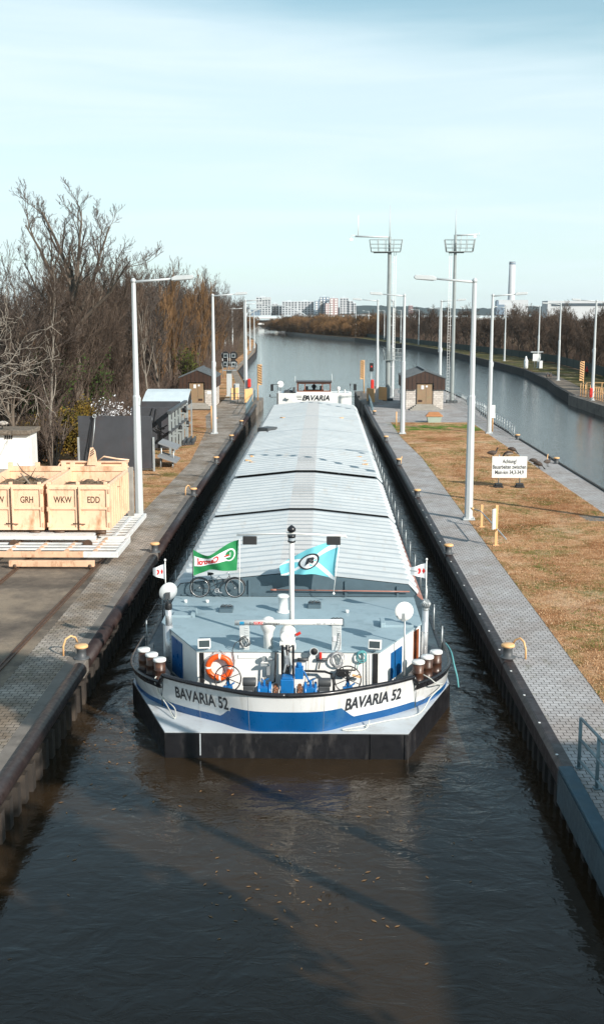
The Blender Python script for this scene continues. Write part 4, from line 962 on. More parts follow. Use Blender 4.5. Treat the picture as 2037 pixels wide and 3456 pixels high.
# lettering on the bow
for s in (-1,1):
    b=MB(); L=3.05
    def fmap(x,y,s=s,mir=0,oo=.018):
        d=3.27+ (x if s>0 else -x)      # distance from centre line along the girth
        t=TT(d); p=bul(t,.60+ y/1.55,s,oo); return tuple(p)
    # girth table
    tab=[]; acc=0; prev=bul(0,.6,s)
    for i in range(0,91):
        t=9*i/90; p=bul(t,.6,s); acc+=(p-prev).length; prev=p; tab.append((acc,t))
    def TT(d,tab=tab):
        for (a,ta),(c,tc) in zip(tab[:-1],tab[1:]):
            if d<=c: return ta+(tc-ta)*(d-a)/max(1e-6,c-a)
        return 9
    sh=.12 if s>0 else 0
    if s<0:
        text_on(b,'BAVARIA 52',.72,lambda x,y:fmap(x+.045,y-.02,-1,0,.010),.022,.62); o=bpart('ship_name_relief',b,M['white'],BUL)
        b=MB()
    text_on(b,'BAVARIA 52',.72,lambda x,y:fmap(x,y),.018,.62,shear=sh); bpart('ship_name',b,M['ink'],BUL)
# pontoon hull
HO=[(-4.15,0),(4.15,0),(6.12,5.3),(6.12,108),(4.5,112),(-4.5,112),(-6.12,108),(-6.12,5.3)]
b=MB(); b.prism(HO,-3.0,-1.5); bpart('hull',b,M['hullblack'],bevel=.03)
b=MB(); b.prism([(x*.995,(y+.01) if y<1 else y) for x,y in HO],-1.5,-1.47); bpart('ledge_deck',b,M['ledge'])
b=MB(); b.box(-2.945,-2.905,-.012,.0,-2.3,-1.52); bpart('draught_mark',b,M['ledge'])
for u in (2.85,4.02): b=MB(); b.box(u,u+.05,-.04,.02,-2.7,-1.5); bpart('plate_seam',b,M['hullblack'],)
for u in (-1.12,.92):
    b=MB(); b.lathe((u,.28,-1.47),[(.1,0),(.09,.16)],12); b.obox((u,.28,-1.29),(.42,.2,.045)); bpart('bow_fairlead',b,M['ledge'],bevel=.015)
b=MB(); b.obox((2.0,.72,-.86),(.72,.36,.16),.52); bpart('step_box',b,M['white'],bevel=.03)
# hull sides amidships above the pontoon
b=MB()
for s in (-1,1):
    x0,x1=(6.0,6.12) if s>0 else (-6.12,-6.0); b.box(x0,x1,8.0,108,-1.5,-.98)
bpart('sheer_strake',b,M['hullblack'])
b=MB(); b.prism([(-6.0,6.5),(6.0,6.5),(6.0,108),(-6.0,108)],-1.2,-1.0); b.prism([(-4.6,2.7),(-2.5,.95),(-1.2,.3),(1.2,.3),(2.5,.95),(4.6,2.7),(5.7,4.8),(6.0,6.5),(-6.0,6.5),(-5.7,4.8)],-1.25,-1.12); bpart('deck',b,M['deck'])
# deckhouse
DH=[(-3.25,2.5),(3.25,2.5),(5.02,6.2),(5.02,10.25),(-5.02,10.25),(-5.02,6.2)]
b=MB(); b.prism(DH,-1.15,.60); DW=bpart('deckhouse_wall',b,M['white'])
b=MB(); b.prism([(x*1.012,y-(.05 if y<3 else 0)+(.02 if y>10 else 0)) for x,y in DH],.60,.655); bpart('deckhouse_roof',b,M['roofgrey'],bevel=.01)
def on_cham(s,t0,t1,z0,z1,off,name,m,bev=0,par=None):
    a=Vector((3.25*s,2.5,0)); c=Vector((5.02*s,6.2,0)); d=(c-a); n=Vector((d.y*s,-d.x*s,0)).normalized()*off
    if n.y>0: n=-n
    n=Vector((s*abs(d.y),-abs(d.x),0)).normalized()*off
    p0=a.lerp(c,t0); p1=a.lerp(c,t1); b=MB(); vs=[]
    for q in (0,1):
        for p,z in ((p0,z0),(p1,z0),(p1,z1),(p0,z1)): vs.append((p.x+n.x*q,p.y+n.y*q,z))
    b.add(vs,[(0,1,2,3),(7,6,5,4),(4,5,1,0),(5,6,2,1),(6,7,3,2),(7,4,0,3)]); return bpart(name,b,M[m],par or DW,bev)
on_cham(1,.82,.95,-1.1,.5,.03,'cabin_door','brownwood',.005)
on_cham(1,.26,.52,-.75,.28,.035,'blue_mesh_panel','hullblue',.005)
on_cham(-1,.42,.72,-1.0,.42,.035,'blue_door','hullblue',.01)
on_cham(-1,.0,.05,-1.1,.55,.02,'corner_post','white')
for x0,x1 in ((-3.2,-3.03),(3.02,3.2)):
    b=MB(); b.box(x0,x1,2.465,2.52,-1.12,.56); bpart('door_gap',b,M['black'],DW)
b=MB(); b.box(-3.27,-3.2,2.44,2.5,-1.12,.58); bpart('door_jamb',b,M['white'],DW)
b=MB(); b.box(-1.8,-.7,2.47,2.5,.36,.5); b.box(-1.8,-.7,2.46,2.5,.44,.45); bpart('wall_rib',b,M['white'],DW,.01)
# things fixed on the roof
def rf(name,b,m,bevel=.0,par=None): return bpart(name,b,M[m],par,bevel)
R=.655
b=MB(); b.lathe((-.38,7.75,R),[(.27,0),(.27,.05),(.19,.06),(.19,.62),(.24,.63),(.24,.68),(.2,.72)],18); rf('roof_vent',b,'white')
for u,v in ((-2.68,8.0),(.88,8.7),(1.78,6.1)):
    b=MB(); b.box(u-.27,u+.27,v-.4,v+.25,R,R+.14); h=rf('roof_hatch',b,'coaming',.02)
    b=MB()
    for k in (-.14,0,.14): b.ring((u+k,v-.05,R+.16),.09,.014,n=12,k=5)
    b.ring((u,v-.1,R+.2),.2,.014,M=Matrix.Rotation(1.2,3,'X'),n=14,k=5); rf('hatch_clip',b,'darkgrey',par=h)
b=MB(); b.box(3.6,4.65,5.7,6.35,R,R+.06); b.box(3.5,4.7,5.55,5.62,R,R+.1); b.box(3.45,3.62,5.5,6.3,R,R+.2); rf('skylight_cover',b,'roofgrey',.01)
b=MB(); b.box(-4.75,-4.0,6.9,7.6,R,R+.06); b.box(-4.8,-3.95,6.8,6.87,R,R+.1); b.box(-4.0,-3.85,6.8,7.7,R,R+.18); rf('skylight_cover',b,'roofgrey',.01)
for x in (-3.6,-4.5,2.2): b=MB(); b.lathe((x,9.2 if x<0 else 7.7,R),[(.07,0),(.07,.12)],8); rf('roof_fitting',b,'white')
b=MB(); b.lathe((-.74,2.85,R-.1),[(.17,0),(.17,.62),(.2,.72),(.27,.85),(.285,.98),(.26,1.1),(.18,1.2),(.08,1.25),(.001,1.26)],20); rf('dome_antenna',b,'white')
for x,nm in ((-1.58,'L'),(1.72,'R')):
    b=MB(); b.prism([(x-.17,2.55),(x+.17,2.55),(x+.17,2.95),(x-.17,2.95)],R,1.55)
    for k in range(9): b.box(x+.02,x+.15,2.53,2.55,.78+.085*k,.81+.085*k)
    p=rf('radar_stand',b,'lamp',.01); b=MB(); b.box(x-.13,x+.0,2.52,2.55,1.0,1.18); rf('control_box',b,'white',.008,p)
b=MB(); b.tube([(-1.92,2.65,1.64),(1.93,2.65,1.68)],.105,14); rad=rf('radar_scanner',b,'white')
b=MB(); yy=2.54
def rp(x,z,o=.002):  # front skin of the radar tube
    zz=max(-.099,min(.099,z)); return (x, 2.65-math.sqrt(max(0,.105**2-zz*zz))-o, 1.66+zz+x*.0104)
text_on(b,'RH',.15,lambda x,z:rp(-1.33+x,z-.02),.001,.85,shear=.2); text_on(b,'Rasterscan',.15,lambda x,z:rp(-.62+x,z-.02),.001,.9,shear=.2); rf('lettering',b,'ink',par=rad)
b=MB(); 
def patch(x0,x1,z0,z1): 
    n=4; k=len(b.v)
    for i in range(n+1):
        z=z0+(z1-z0)*i/n; b.v.append(rp(x0,z,.001)); b.v.append(rp(x1,z,.001))
    for i in range(n): b.face((k+2*i,k+2*i+1,k+2*i+3,k+2*i+2))
patch(-1.23,-.9,-.07,.05); rf('logo_patch',b,'logored',par=rad)
b=MB(); text_on(b,'COLOR',.12,lambda x,z:rp(-1.06+x,z-.015,.004),.002,.8,shear=.2); rf('lettering',b,'white',par=rad)
b=MB(); patch(-1.74,-1.58,-.09,.06); rf('logo_patch',b,'logoblue',par=rad)
b=MB(); text_on(b,'Engel & Meier',.16,lambda x,z:rp(1.3+x,z-.01),.0,.95); rf('lettering',b,'greyink',par=rad)
b=MB(); b.lathe((-.02,2.7,R),[(.3,0),(.28,.2),(.24,.3),(.3,.55),(.26,.75),(.12,.9)],16); rf('radar_pedestal',b,'white')
b=MB(); b.lathe((-.1,2.35,1.2),[(.16,-.02),(.19,0),(.19,.16),(.1,.24)],18,M=Matrix.Rotation(-PI/2,3,'X')); b.obox((-.05,2.4,.95),(.5,.3,.16)); sl=rf('searchlight',b,'white')
b=MB(); b.lathe((-.1,2.345,1.2),[(.001,-.0),(.15,.005)],18,M=Matrix.Rotation(PI/2,3,'X'),cap=False); rf('lens',b,'glass',par=sl)
b=MB(); b.obox((.35,2.5,1.28),(.2,.08,.1),0,0,0,-.5); rf('red_funnel',b,'red',.02)
# bow mast and boom behind the winch
b=MB()
for x in (-.2,.18): b.box(x-.04,x+.04,2.1,2.25,-1.1,.95)
b.tube([(-.02,2.05,1.0),(-.02,1.9,.2),(.0,1.75,-.1)],.07,8); b.box(-.1,.07,1.95,2.1,-.1,.85); rf('boom_guide',b,'blackgloss',.01)
b=MB(); b.tube([(-.12,1.95,.85),(-.06,1.9,.4),(-.14,1.85,.05)],.045,6); b.tube([(.05,1.95,.75),(.12,1.88,.3),(.04,1.8,-.1)],.045,6); b.obox((-.03,1.9,.45),(.14,.12,.4),0,.2); rf('boom_tackle',b,'steel',.01)
b=MB(); b.tube([(.1,3.2,R),(.1,3.2,4.7)],[.10,.085],14); mast=rf('mast',b,'white')
b=MB(); b.tube([(-1.86,3.2,4.74),(.1,3.2,4.8),(2.05,3.2,4.71)],.035,8); b.tube([(1.9,3.2,4.74),(2.07,3.2,4.66)],.03,6); rf('crossarm',b,'white',par=mast)
b=MB(); b.lathe((.1,3.2,4.48),[(.14,0),(.14,.06),(.11,.07),(.11,.16),(.14,.17),(.15,.27)],14); b.lathe((.1,3.2,4.84),[(.09,0),(.15,.05),(.15,.14),(.1,.2),(.02,.26)],14); rf('mast_light',b,'blackgloss',par=mast)
b=MB(); b.lathe((.1,3.19,4.54),[(.125,0),(.125,.1)],14,cap=False); rf('mast_light_lens',b,'greyink',par=mast)
for x in (-1.39,1.6):
    b=MB(); b.obox((x,3.12,4.55),(.50,.16,.30),0,-.25); f=rf('floodlight',b,'black',.02,mast)
for x in (-1.39,1.6):
    b=MB(); b.add([(x-.2,3.028,4.43),(x+.2,3.028,4.43),(x+.2,3.085,4.645),(x-.2,3.085,4.645)],[(0,1,2,3)]); rf('floodlight_lens',b,'steel',par=mast)
# small white floodlights on the roof edge, horn
for x,rz in ((-3.0,.15),(3.08,-.2)):
    b=MB(); b.obox((x,2.35,.95),(.46,.2,.34),rz,-.15); b.tube([(x,2.5,R),(x,2.45,.8)],.03,6); b.obox((x,2.45,.72),(.4,.04,.03)); f=rf('roof_floodlight',b,'white',.015)
    Rm=Matrix.Rotation(rz,3,'Z')@Matrix.Rotation(-.15,3,'X'); b=MB(); b.add([Vector((x,2.35,.95))+Rm@Vector(q) for q in ((-.19,-.105,-.12),(.19,-.105,-.12),(.19,-.105,.12),(-.19,-.105,.12))],[(0,1,2,3)]); rf('lens',b,'glass',par=f)
b=MB(); b.lathe((.92,2.2,.72),[(.16,-.02),(.15,0),(.07,.16),(.05,.3)],16,M=Matrix.Rotation(-PI/2,3,'X')); h=rf('horn',b,'lamp')
b=MB(); b.lathe((.92,2.19,.72),[(.001,.06),(.14,.005)],16,M=Matrix.Rotation(PI/2,3,'X'),cap=False); b.lathe((.92,2.17,.72),[(.03,-.04),(.03,.04)],8,M=Matrix.Rotation(PI/2,3,'X')); rf('horn_mouth',b,'black',par=h)
# wall fittings between the coils
for x,z in ((.52,.36),(1.2,.36)):
    b=MB(); b.tube([(x-.2,2.4,z),(x+.2,2.4,z)],.06,8); b.tube([(x-.05,2.4,z),(x-.12,2.4,z-.35)],.025,6); rf('wall_lamp',b,'darkgrey')
b=MB(); b.obox((1.15,2.4,.5),(.09,.1,.26)); rf('red_bracket',b,'red',.02)
b=MB(); b.obox((-.82,2.25,.2),(.34,.2,.06),.1); b.lathe((-.85,2.3,.42),[(.09,-.05),(.1,.06)],12,M=Matrix.Rotation(PI/2,3,'X')); b.tube([(-.75,2.4,.36),(-.5,2.38,.38)],.05,8); b.obox((-.72,2.4,-.05),(.12,.14,.34)); rf('valve',b,'steel',.01)
b=MB(); b.tube([(-.86,2.4,-1.1),(-.86,2.4,-.3)],.02,5); b.tube([(-.42,1.9,.78),(-.44,1.9,.3),(-.47,1.9,-.3),(-.75,1.8,-.38)],.035,6); rf('bent_pipe',b,'black')
b=MB(); b.tube([(.42,2.1,-.1),(.6,2.2,0),(1.3,2.2,-.02),(1.55,2.1,-.08),(1.62,2.0,-.4),(1.62,1.9,-1.1)],.045,7); rf('hose_pipe',b,'black')
b=MB(); b.obox((1.95,2.35,-.12),(.42,.2,.22),0,0,0,0); b.tube([(1.7,2.3,.02),(2.4,2.3,.0)],.035,6); rf('wiper_motor',b,'black',.03)
b=MB(); b.obox((2.45,2.3,-.22),(.34,.07,.07),0,0,0,.25); rf('wooden_handle',b,'signyellow',.01)
b=MB()
for x in (2.75,2.87): b.tube([(x,2.42,.55),(x+.01,2.42,-.4),(x+.04,2.42,-1.0)],.012,5)
b.tube([(.72,2.42,.6),(.7,2.4,-.6)],.008,5); rf('wire',b,'darkgrey')
# anchor winch
wn=MB(); wn.box(-.24,.22,1.25,1.8,-1.12,-.02); wn.box(-.2,.18,1.3,1.75,-.02,.04); wn.box(-1.25,1.35,1.35,1.8,-1.12,-.95); W=rf('anchor_winch',wn,'blue',.03)
for x in (-1.0,-.62,.62,.98):
    b=MB(); b.lathe((x,1.55,-.55),[(.33,-.05),(.36,-.03),(.36,.03),(.33,.05)],18,M=Matrix.Rotation(PI/2,3,'Y')); rf('winch_flange',b,'blue',par=W)
for x in (-.82,.8):
    b=MB(); b.box(x-.14,x+.14,1.25,1.7,-.95,-.32); b.tube([(x,1.5,-.32),(x,1.5,-.12)],.05,6); b.tube([(x-.08,1.5,-.08),(x+.0,1.5,-.14),(x+.16,1.45,-.04)],.022,6); rf('brake_housing',b,'blue',.02,W)
for x in (-.42,.42):
    b=MB(); b.lathe((x,1.55,-.6),[(.3,-.14),(.32,-.12),(.24,-.11),(.22,0),(.24,.11),(.32,.12),(.3,.14)],18,M=Matrix.Rotation(PI/2,3,'Y')); rf('drum',b,'white',par=W)
    b=MB()
    for k in range(12):
        a=PI*.15+k*.28; b.ring((x,1.55-.27*math.cos(a),-.6+.27*math.sin(a)),.055,.022,M=Matrix.Rotation(k*1.3,3,'X'),n=8,k=5)
    for k in range(5): b.ring((x+.03*(-1)**k,1.25,-.35-.12*k),.06,.022,M=Matrix.Rotation(k*1.5,3,'Z'),n=8,k=5)
    rf('anchor_chain',b,'copper',par=W)
b=MB(); b.box(.25,.55,1.4,1.75,-.05,.35); b.tube([(.4,1.55,.35),(.4,1.55,.5)],.1,10); b.tube([(.56,1.6,.2),(.8,1.65,-.3)],.03,6); rf('hydraulic_motor',b,'blue',.03,W)
for x in (-1.35,1.28):
    b=MB(); b.tube([(x-.22,1.5,-.18),(x+.24,1.5,-.18)],.16,12); b.box(x-.2,x+.2,1.35,1.65,-.75,-.3); rf('motor',b,'darkgrey',.03,W)
    b=MB(); b.box(x-.16,x+.12,1.28,1.34,-.95,-.45); rf('white_casing',b,'steel',.01,W)
for x in (-2.08,2.1):
    b=MB(); c=(x,1.35,-.02); Mx=Matrix.Rotation(-.25,3,'X'); b.ring(c,.46,.022,M=Mx,n=32,k=6)
    for k in range(8):
        a=k*PI/4+.4; b.tube([c,Vector(c)+Mx@Vector((.45*math.cos(a),0,.45*math.sin(a)))],.015,5)
    b.lathe(c,[(.06,-.05),(.06,.05)],10,M=Matrix.Rotation(PI/2,3,'X')); hw=rf('handwheel',b,'blackgloss')
    b=MB(); b.tube([(x,1.4,-.02),(x,1.45,-1.12)],.06,8); b.obox((x,1.3,-.32),(.34,.16,.1),.1); b.obox((x+.12,1.22,-.2),(.3,.05,.05),0,0,0,-.6); rf('brake_stand',b,'blue',.01,hw)
# double bollards
for s,us in ((-1,((4.64,2.6),(5.02,3.2),(5.4,3.8))),(1,((4.64,2.5),(5.02,3.12),(5.4,3.72)))):
    for u,v in us:
        b=MB(); b.lathe((u*s,v,-.46),[(.24,0),(.2,.02),(.2,.3),(.215,.32),(.215,.36),(.2,.38),(.21,.68)],20); p=rf('mooring_post',b,'bollbrown')
        b=MB(); b.lathe((u*s,v,.21),[(.225,0),(.235,.02),(.235,.08),(.22,.1),(.001,.105)],20); rf('white_cap',b,'white',par=p)
# vent pipes with dish and spinner
b=MB(); b.tube([(-4.68,5.4,-1.12),(-4.68,5.4,.75)],.15,16); b.tube([(-4.68,5.4,.75),(-4.68,5.4,1.42)],.125,16); pl=rf('vent_pipe',b,'silver')
b=MB(); b.lathe((-4.68,5.4,1.36),[(.12,0),(.14,.05),(.14,.22),(.1,.3)],14); rf('vent_cap',b,'black',par=pl)
b=MB(); b.tube([(5.1,5.35,-1.12),(5.13,5.35,1.45)],.125,16); b.lathe((5.11,5.35,.55),[(.135,0),(.135,.04)],16); pr=rf('vent_pipe',b,'silver')
b=MB()
for k in range(14):
    a=k*2*PI/14; b.tube([(5.13+.09*math.cos(a),5.35+.09*math.sin(a),1.5),(5.13+.18*math.cos(a+.5),5.35+.18*math.sin(a+.5),1.66),(5.13+.08*math.cos(a+1),5.35+.08*math.sin(a+1),1.82)],.03,5)
b.lathe((5.13,5.35,1.44),[(.14,0),(.14,.06)],14); b.lathe((5.13,5.35,1.8),[(.1,0),(.001,.05)],12); rf('turbine_cowl',b,'steel',par=pr)
def dish(c,r,az,el,back):
    b=MB(); Mx=Matrix.Rotation(az,3,'Z')@Matrix.Rotation(PI/2+el,3,'X')
    b.lathe(c,[(.001,-.08),(r*.5,-.06),(r,0),(r,.015),(r*.5,-.04),(.001,-.06)],28,M=Mx,cap=False); return b
b=dish((4.17,3.35,1.9),.35,.25,-.12,0); d=rf('satellite_dish',b,'signwhite')
b=MB(); b.tube([(4.22,3.45,-1.1),(4.2,3.45,1.9)],.035,8); b.tube([(4.19,3.4,1.62),(4.15,2.95,1.75)],.02,5); b.obox((4.12,2.98,1.78),(.12,.12,.28)); rf('dish_mount',b,'steel',par=d)
b=dish((-4.66,5.3,2.1),.37,-2.6,-.15,1); d=rf('satellite_dish',b,'lamp')
b=MB(); b.tube([(-4.68,5.2,1.6),(-4.66,5.15,2.05)],.03,6); b.obox((-4.66,5.15,1.98),(.16,.16,.24)); rf('dish_mount',b,'darkgrey',par=d)
# jack posts along the gunwale
for s in (-1,1):
    for k in range(20):
        v=7.6+3.4*k if s>0 else 8.4+4.6*k
        if v>100: break
        b=MB(); b.tube([(6.03*s,v,-1),(6.03*s,v,.15 if s>0 else .1)],.028,6); bpart('stanchion',b,M['steel'])
    b=MB(); pts=[]
    for k in range(28): v=7.6+3.4*k; pts.append((6.03*s,v,.1))
    b.tube(pts,.008,4); bpart('guard_wire',b,M['darkgrey'])
# forward coaming bulkhead below the covers
b=MB(); prof=[(-5.15,-1.0),(5.15,-1.0),(5.15,.78),(4.85,1.18),(.68,1.62),(-.68,1.62),(-4.85,1.18),(-5.15,.78)]
b.extr(prof,'y',10.32,10.5); CW=bpart('hold_bulkhead',b,M['coaming'])
b=MB()
for x in (-4.3,-1.9,.0,2.2,4.4): 
    zt=1.58-.1*max(0,abs(x)-.68); b.box(x-.05,x+.05,10.24,10.32,.66,zt-.08); 
b.box(-4.8,4.8,10.26,10.32,.68,.74); bpart('bulkhead_stiffener',b,M['coaming'],CW)
b=MB(); b.tube([(-.75,10.15,.98),(4.9,10.15,.93)],.03,6); b.tube([(-.75,10.15,.98),(-1.0,10.15,.98)],.045,6); bpart('boat_hook',b,M['redrail'],CW)
b=MB()
for s in (-1,1): 
    x0,x1=(5.0,5.14) if s>0 else (-5.14,-5.0); b.box(x0,x1,10.5,103,-1.0,.74)
bpart('hold_coaming',b,M['coaming'])
b=MB(); b.add([(5.22,10.2,.80),(5.5,10.2,.55),(5.42,26.0,.55),(5.22,26,.74),(5.22,10.2,.74),(5.5,10.2,.5),(5.42,26,.5),(5.22,26,.68)],[(0,1,2,3),(7,6,5,4),(0,4,5,1),(1,5,6,2),(2,6,7,3),(3,7,4,0)]); bpart('red_side_rail',b,M['redrail'])
# telescoping ribbed hatch covers
def cover(v0,v1,dz,idx):
    prof=[(-5.22,.72),(-5.16,.80),(-4.82,1.16),(-.68,1.60),(.68,1.60),(4.82,1.16),(5.16,.80),(5.22,.72)]
    pitch=1.04; b=MB(); per=4; n=int((v1-v0)/pitch)*per; offs=(0,.20,.5,.58); 
    prof2=[prof[0],prof[1],prof[2],(-2.7,1.385),prof[3],prof[4],(2.7,1.385),prof[5],prof[6],prof[7]]
    w=len(prof2)
    for i in range(n+1):
        k=i%per; v=v0+(v1-v0)/(n//per)*(i//per+offs[k]); a=(0,1,1,0)[k]*.14
        for j,(x,z) in enumerate(prof2):
            q=.35 if j in (4,5) else 1
            edge=min(v-v0,v1-v)
            if edge<.05: a2=.05
            else: a2=a
            b.v.append((x*(1+a2*.12),v,z+dz+a2))
    for i in range(n):
        for j in range(w-1):
            q=i*w+j; b.face((q,q+1,q+w+1,q+w),1 if j==4 else 0)
    c=bpart('hatch_cover',b,[M['alu'],M['strip']])
    # perforation slots of the walkway
    if v0<42:
        b=MB(); v=v0+.33
        while v<v1-.3:
            if int((v-v0)/pitch*1)%2==0 or True:
                x=-.6
                while x<.62: b.add([(x,v,1.6+dz+.145),(x+.035,v,1.6+dz+.145),(x+.035,v+.16,1.6+dz+.145),(x,v+.16,1.6+dz+.145)],[(0,1,2,3)]); x+=.105
            v+=pitch
        tag(bpart('slots',b,M['slotgrey'],c),kind='stuff')
    # end rubber seal
    b=MB(); pr=prof
    for p,q in zip(pr[1:-2],pr[2:-1]):
        b.beam((p[0]*1.003,v1-.12,p[1]+dz+.085),(q[0]*1.003,v1-.12,q[1]+dz+.085),.30,.05)
    if v0<40: bpart('cover_seal',b,M['black'],c)
    else:
        bpart('cover_seal',b,M['alu'],c)
    return c
vs=[10.35,26.0,40.3,53.6,68,82,102.6]; dzs=[0,.12,.30,.30,.28,.24,.1]
for i in range(6): cover(vs[i],vs[i+1]-.02,dzs[i],i)
for s in (-1,1):
    b=MB(); v=10.8
    while v<60: b.add([(5.2*s,v,.66),(5.2*s,v+.3,.66),(5.32*s,v+.05,.5)],[(0,1,2),(2,1,0)]); v+=1.04
    bpart('cover_lugs',b,M['darkgrey'])
# aft superstructure and wheelhouse
b=MB(); A=[(-4.85,108.6),(-4.6,107.7),(-2.6,107.5),(4.78,107.5),(4.78,112),(-4.85,112)]; b.prism(A,-1,2.58); ab=bpart('aft_deckhouse',b,M['white'],bevel=.02)
b=MB(); text_on(b,'AVARIA',.92,lambda x,z:(.38+x*1.0,107.47,1.97+z),.03,.98,shear=.25)
text_on(b,'B',.92,lambda x,z:(-1.28+x*1.1,107.47,1.97+z),.03,1.1,shear=.25)
for k,z in enumerate((2.24,2.04,1.8)): b.obox((-1.95+.04*k,107.47,z),(.75-.1*k,.02,.06))
bpart('name_lettering',b,M['ink'],ab)
b=MB(); b.lathe((-3.2,107.2,2.0),[(.18,0),(.14,.2)],10,M=Matrix.Rotation(-PI/2,3,'X')); b.box(-3.6,-3.3,107.2,107.5,1.9,2.1); bpart('deck_lamp',b,M['white'],ab)
b=MB(); b.box(-2.3,2.18,107.6,110.6,2.58,2.78); b.build('wheelhouse_base',M['white'],barge)
b=MB()
for x in (-2.2,-1.25,.98,2.0): b.box(x,x+.12,107.6,107.75,2.78,3.9)
b.box(-2.2,2.12,107.6,107.75,2.78,2.92); b.box(-2.2,2.12,107.6,107.75,3.78,3.95)
for x in (-2.2,2.0): b.box(x,x+.12,110.3,110.45,2.78,3.9)
b.box(-2.2,-2.1,107.75,110.3,2.78,2.95); b.box(2.02,2.12,107.75,110.3,2.78,2.95); b.box(-2.2,-2.1,107.75,110.3,3.7,3.9); b.box(2.02,2.12,107.75,110.3,3.7,3.9)
wh=b.build('wheelhouse_frame',M['brownwood'],barge)
g=NT('wheelhouse_glass'); g.set(color=(.8,.85,.86),rough=.02,trans=1.0,ior=1.05); M['clear']=g.mat
b=MB(); b.add([(-2.1,107.66,2.9),(2.0,107.66,2.9),(2.0,107.66,3.8),(-2.1,107.66,3.8)],[(0,1,2,3)]); b.build('windscreen',M['clear'],wh)
b=MB(); b.box(-2.35,2.25,107.4,110.7,3.95,4.05); b.build('wheelhouse_roof',M['brownclad'],barge,bevel=.02)
b=MB(); b.box(-1.4,1.2,107.9,108.5,2.78,3.02); b.box(-1.1,-.8,108,108.3,3.0,3.45); b.box(.7,.95,108,108.3,3.0,3.5); b.box(.3,.34,108,108.1,3,3.6); b.build('helm_console',M['black'],barge,bevel=.02)
for x,y0,x2 in ((-2.45,4.75,-2.42),(2.3,5.06,2.23)):
    b=MB(); b.tube([(x,107.6,4.0),(x2,107.6,y0)],.025,5); bpart('whip_antenna',b,M['white'])
b=MB(); b.lathe((3.1,107.9,2.58),[(.12,0),(.13,.35),(.23,.5),(.25,.68),(.16,.82),(.001,.86)],16); bpart('dome_antenna',b,M['white'])
b=MB(); b.tube([(3.75,107.9,2.6),(3.95,107.8,2.75),(3.9,107.8,3.05)],.09,8); b.box(4.45,4.75,107.7,108,2.58,2.72); bpart('mast_light_stub',b,M['white'])
b=dish((-4.35,108.2,3.7),.42,.3,-.1,0); d=bpart('satellite_dish',b,M['signwhite'])
b=MB(); b.tube([(-4.35,108.3,2.58),(-4.35,108.3,3.6)],.03,6); b.tube([(-5.4,108,3.7),(-4.3,108,3.7)],.035,6); b.tube([(-4.7,108,2.6),(-4.7,108,3.7)],.03,6); b.box(-5.6,-5.25,107.9,108.1,2.85,3.7); bpart('side_board',b,M['black'])
b=MB(); b.box(-5.75,-5.6,107.9,108.1,2.1,2.4); b.tube([(-5.7,108,2.05),(-4.8,108,2.05)],.03,6); b.box(5.02,5.4,107.9,108.1,2.95,3.75); b.tube([(4.8,108,2.1),(5.9,108,2.1)],.03,6); b.tube([(5.2,108,2.1),(5.2,108,3)],.03,6); b.tube([(4.6,108,2.6),(4.6,108,3.6)],.02,6); b.box(4.52,4.68,107.9,108.1,3.55,3.8); b.box(5.6,5.8,107.9,108.1,2.0,2.25); bpart('nav_light_bracket',b,M['black'])
b=MB(); b.box(-3.9,-2.5,108,109.5,2.58,2.9); b.tube([(-3.9,107.9,2.65),(-2.9,107.8,3.3)],.06,6); b.box(-2.75,-2.45,107.6,107.9,2.7,3.35); bpart('deck_locker',b,M['darkgrey'],bevel=.03)
# skipper
pm=[(0,0,-.62,.16),(0,0,-.3,.17),(0,0,0,.20),(0,0,.22,.19),(0,0,.32,.07),(0,-.02,.40,.075),(0,-.02,.50,.105),(0,-.01,.60,.1),(0,0,.68,.02)]
b=MB(); b.tube([(x*1,y,z) for x,y,z,r in pm],[r for *_,r in pm],12,1)
for i in range(12*4): b.m[i]=0
for i in range(12*4,len(b.m)): b.m[i]=1
for s in (-1,1): b.tube([(s*.18,0,.2),(s*.27,-.1,-.02),(s*.16,-.32,-.12)],[.065,.055,.04],8,0)
b.lathe((0,.01,.57),[(.112,-.05),(.115,.03),(.08,.1),(.001,.13)],12,2)
p=b.build('person',[paint('dark_jacket',(.02,.022,.03),.8),paint('skin',(.45,.27,.2),.6),paint('dark_hair',(.03,.02,.015),.8)]); p.location=Vector(onboat(-.05,108.9,3.35))*S; tag(p,'person in a dark jacket standing at the helm inside the wheelhouse','person')

# ---------------- loose things aboard
def bthing(name,label,cat,u,v,z,group=None,rz=0): return thing(name,label,cat,onboat(u,v,z),BZ+rz,group)
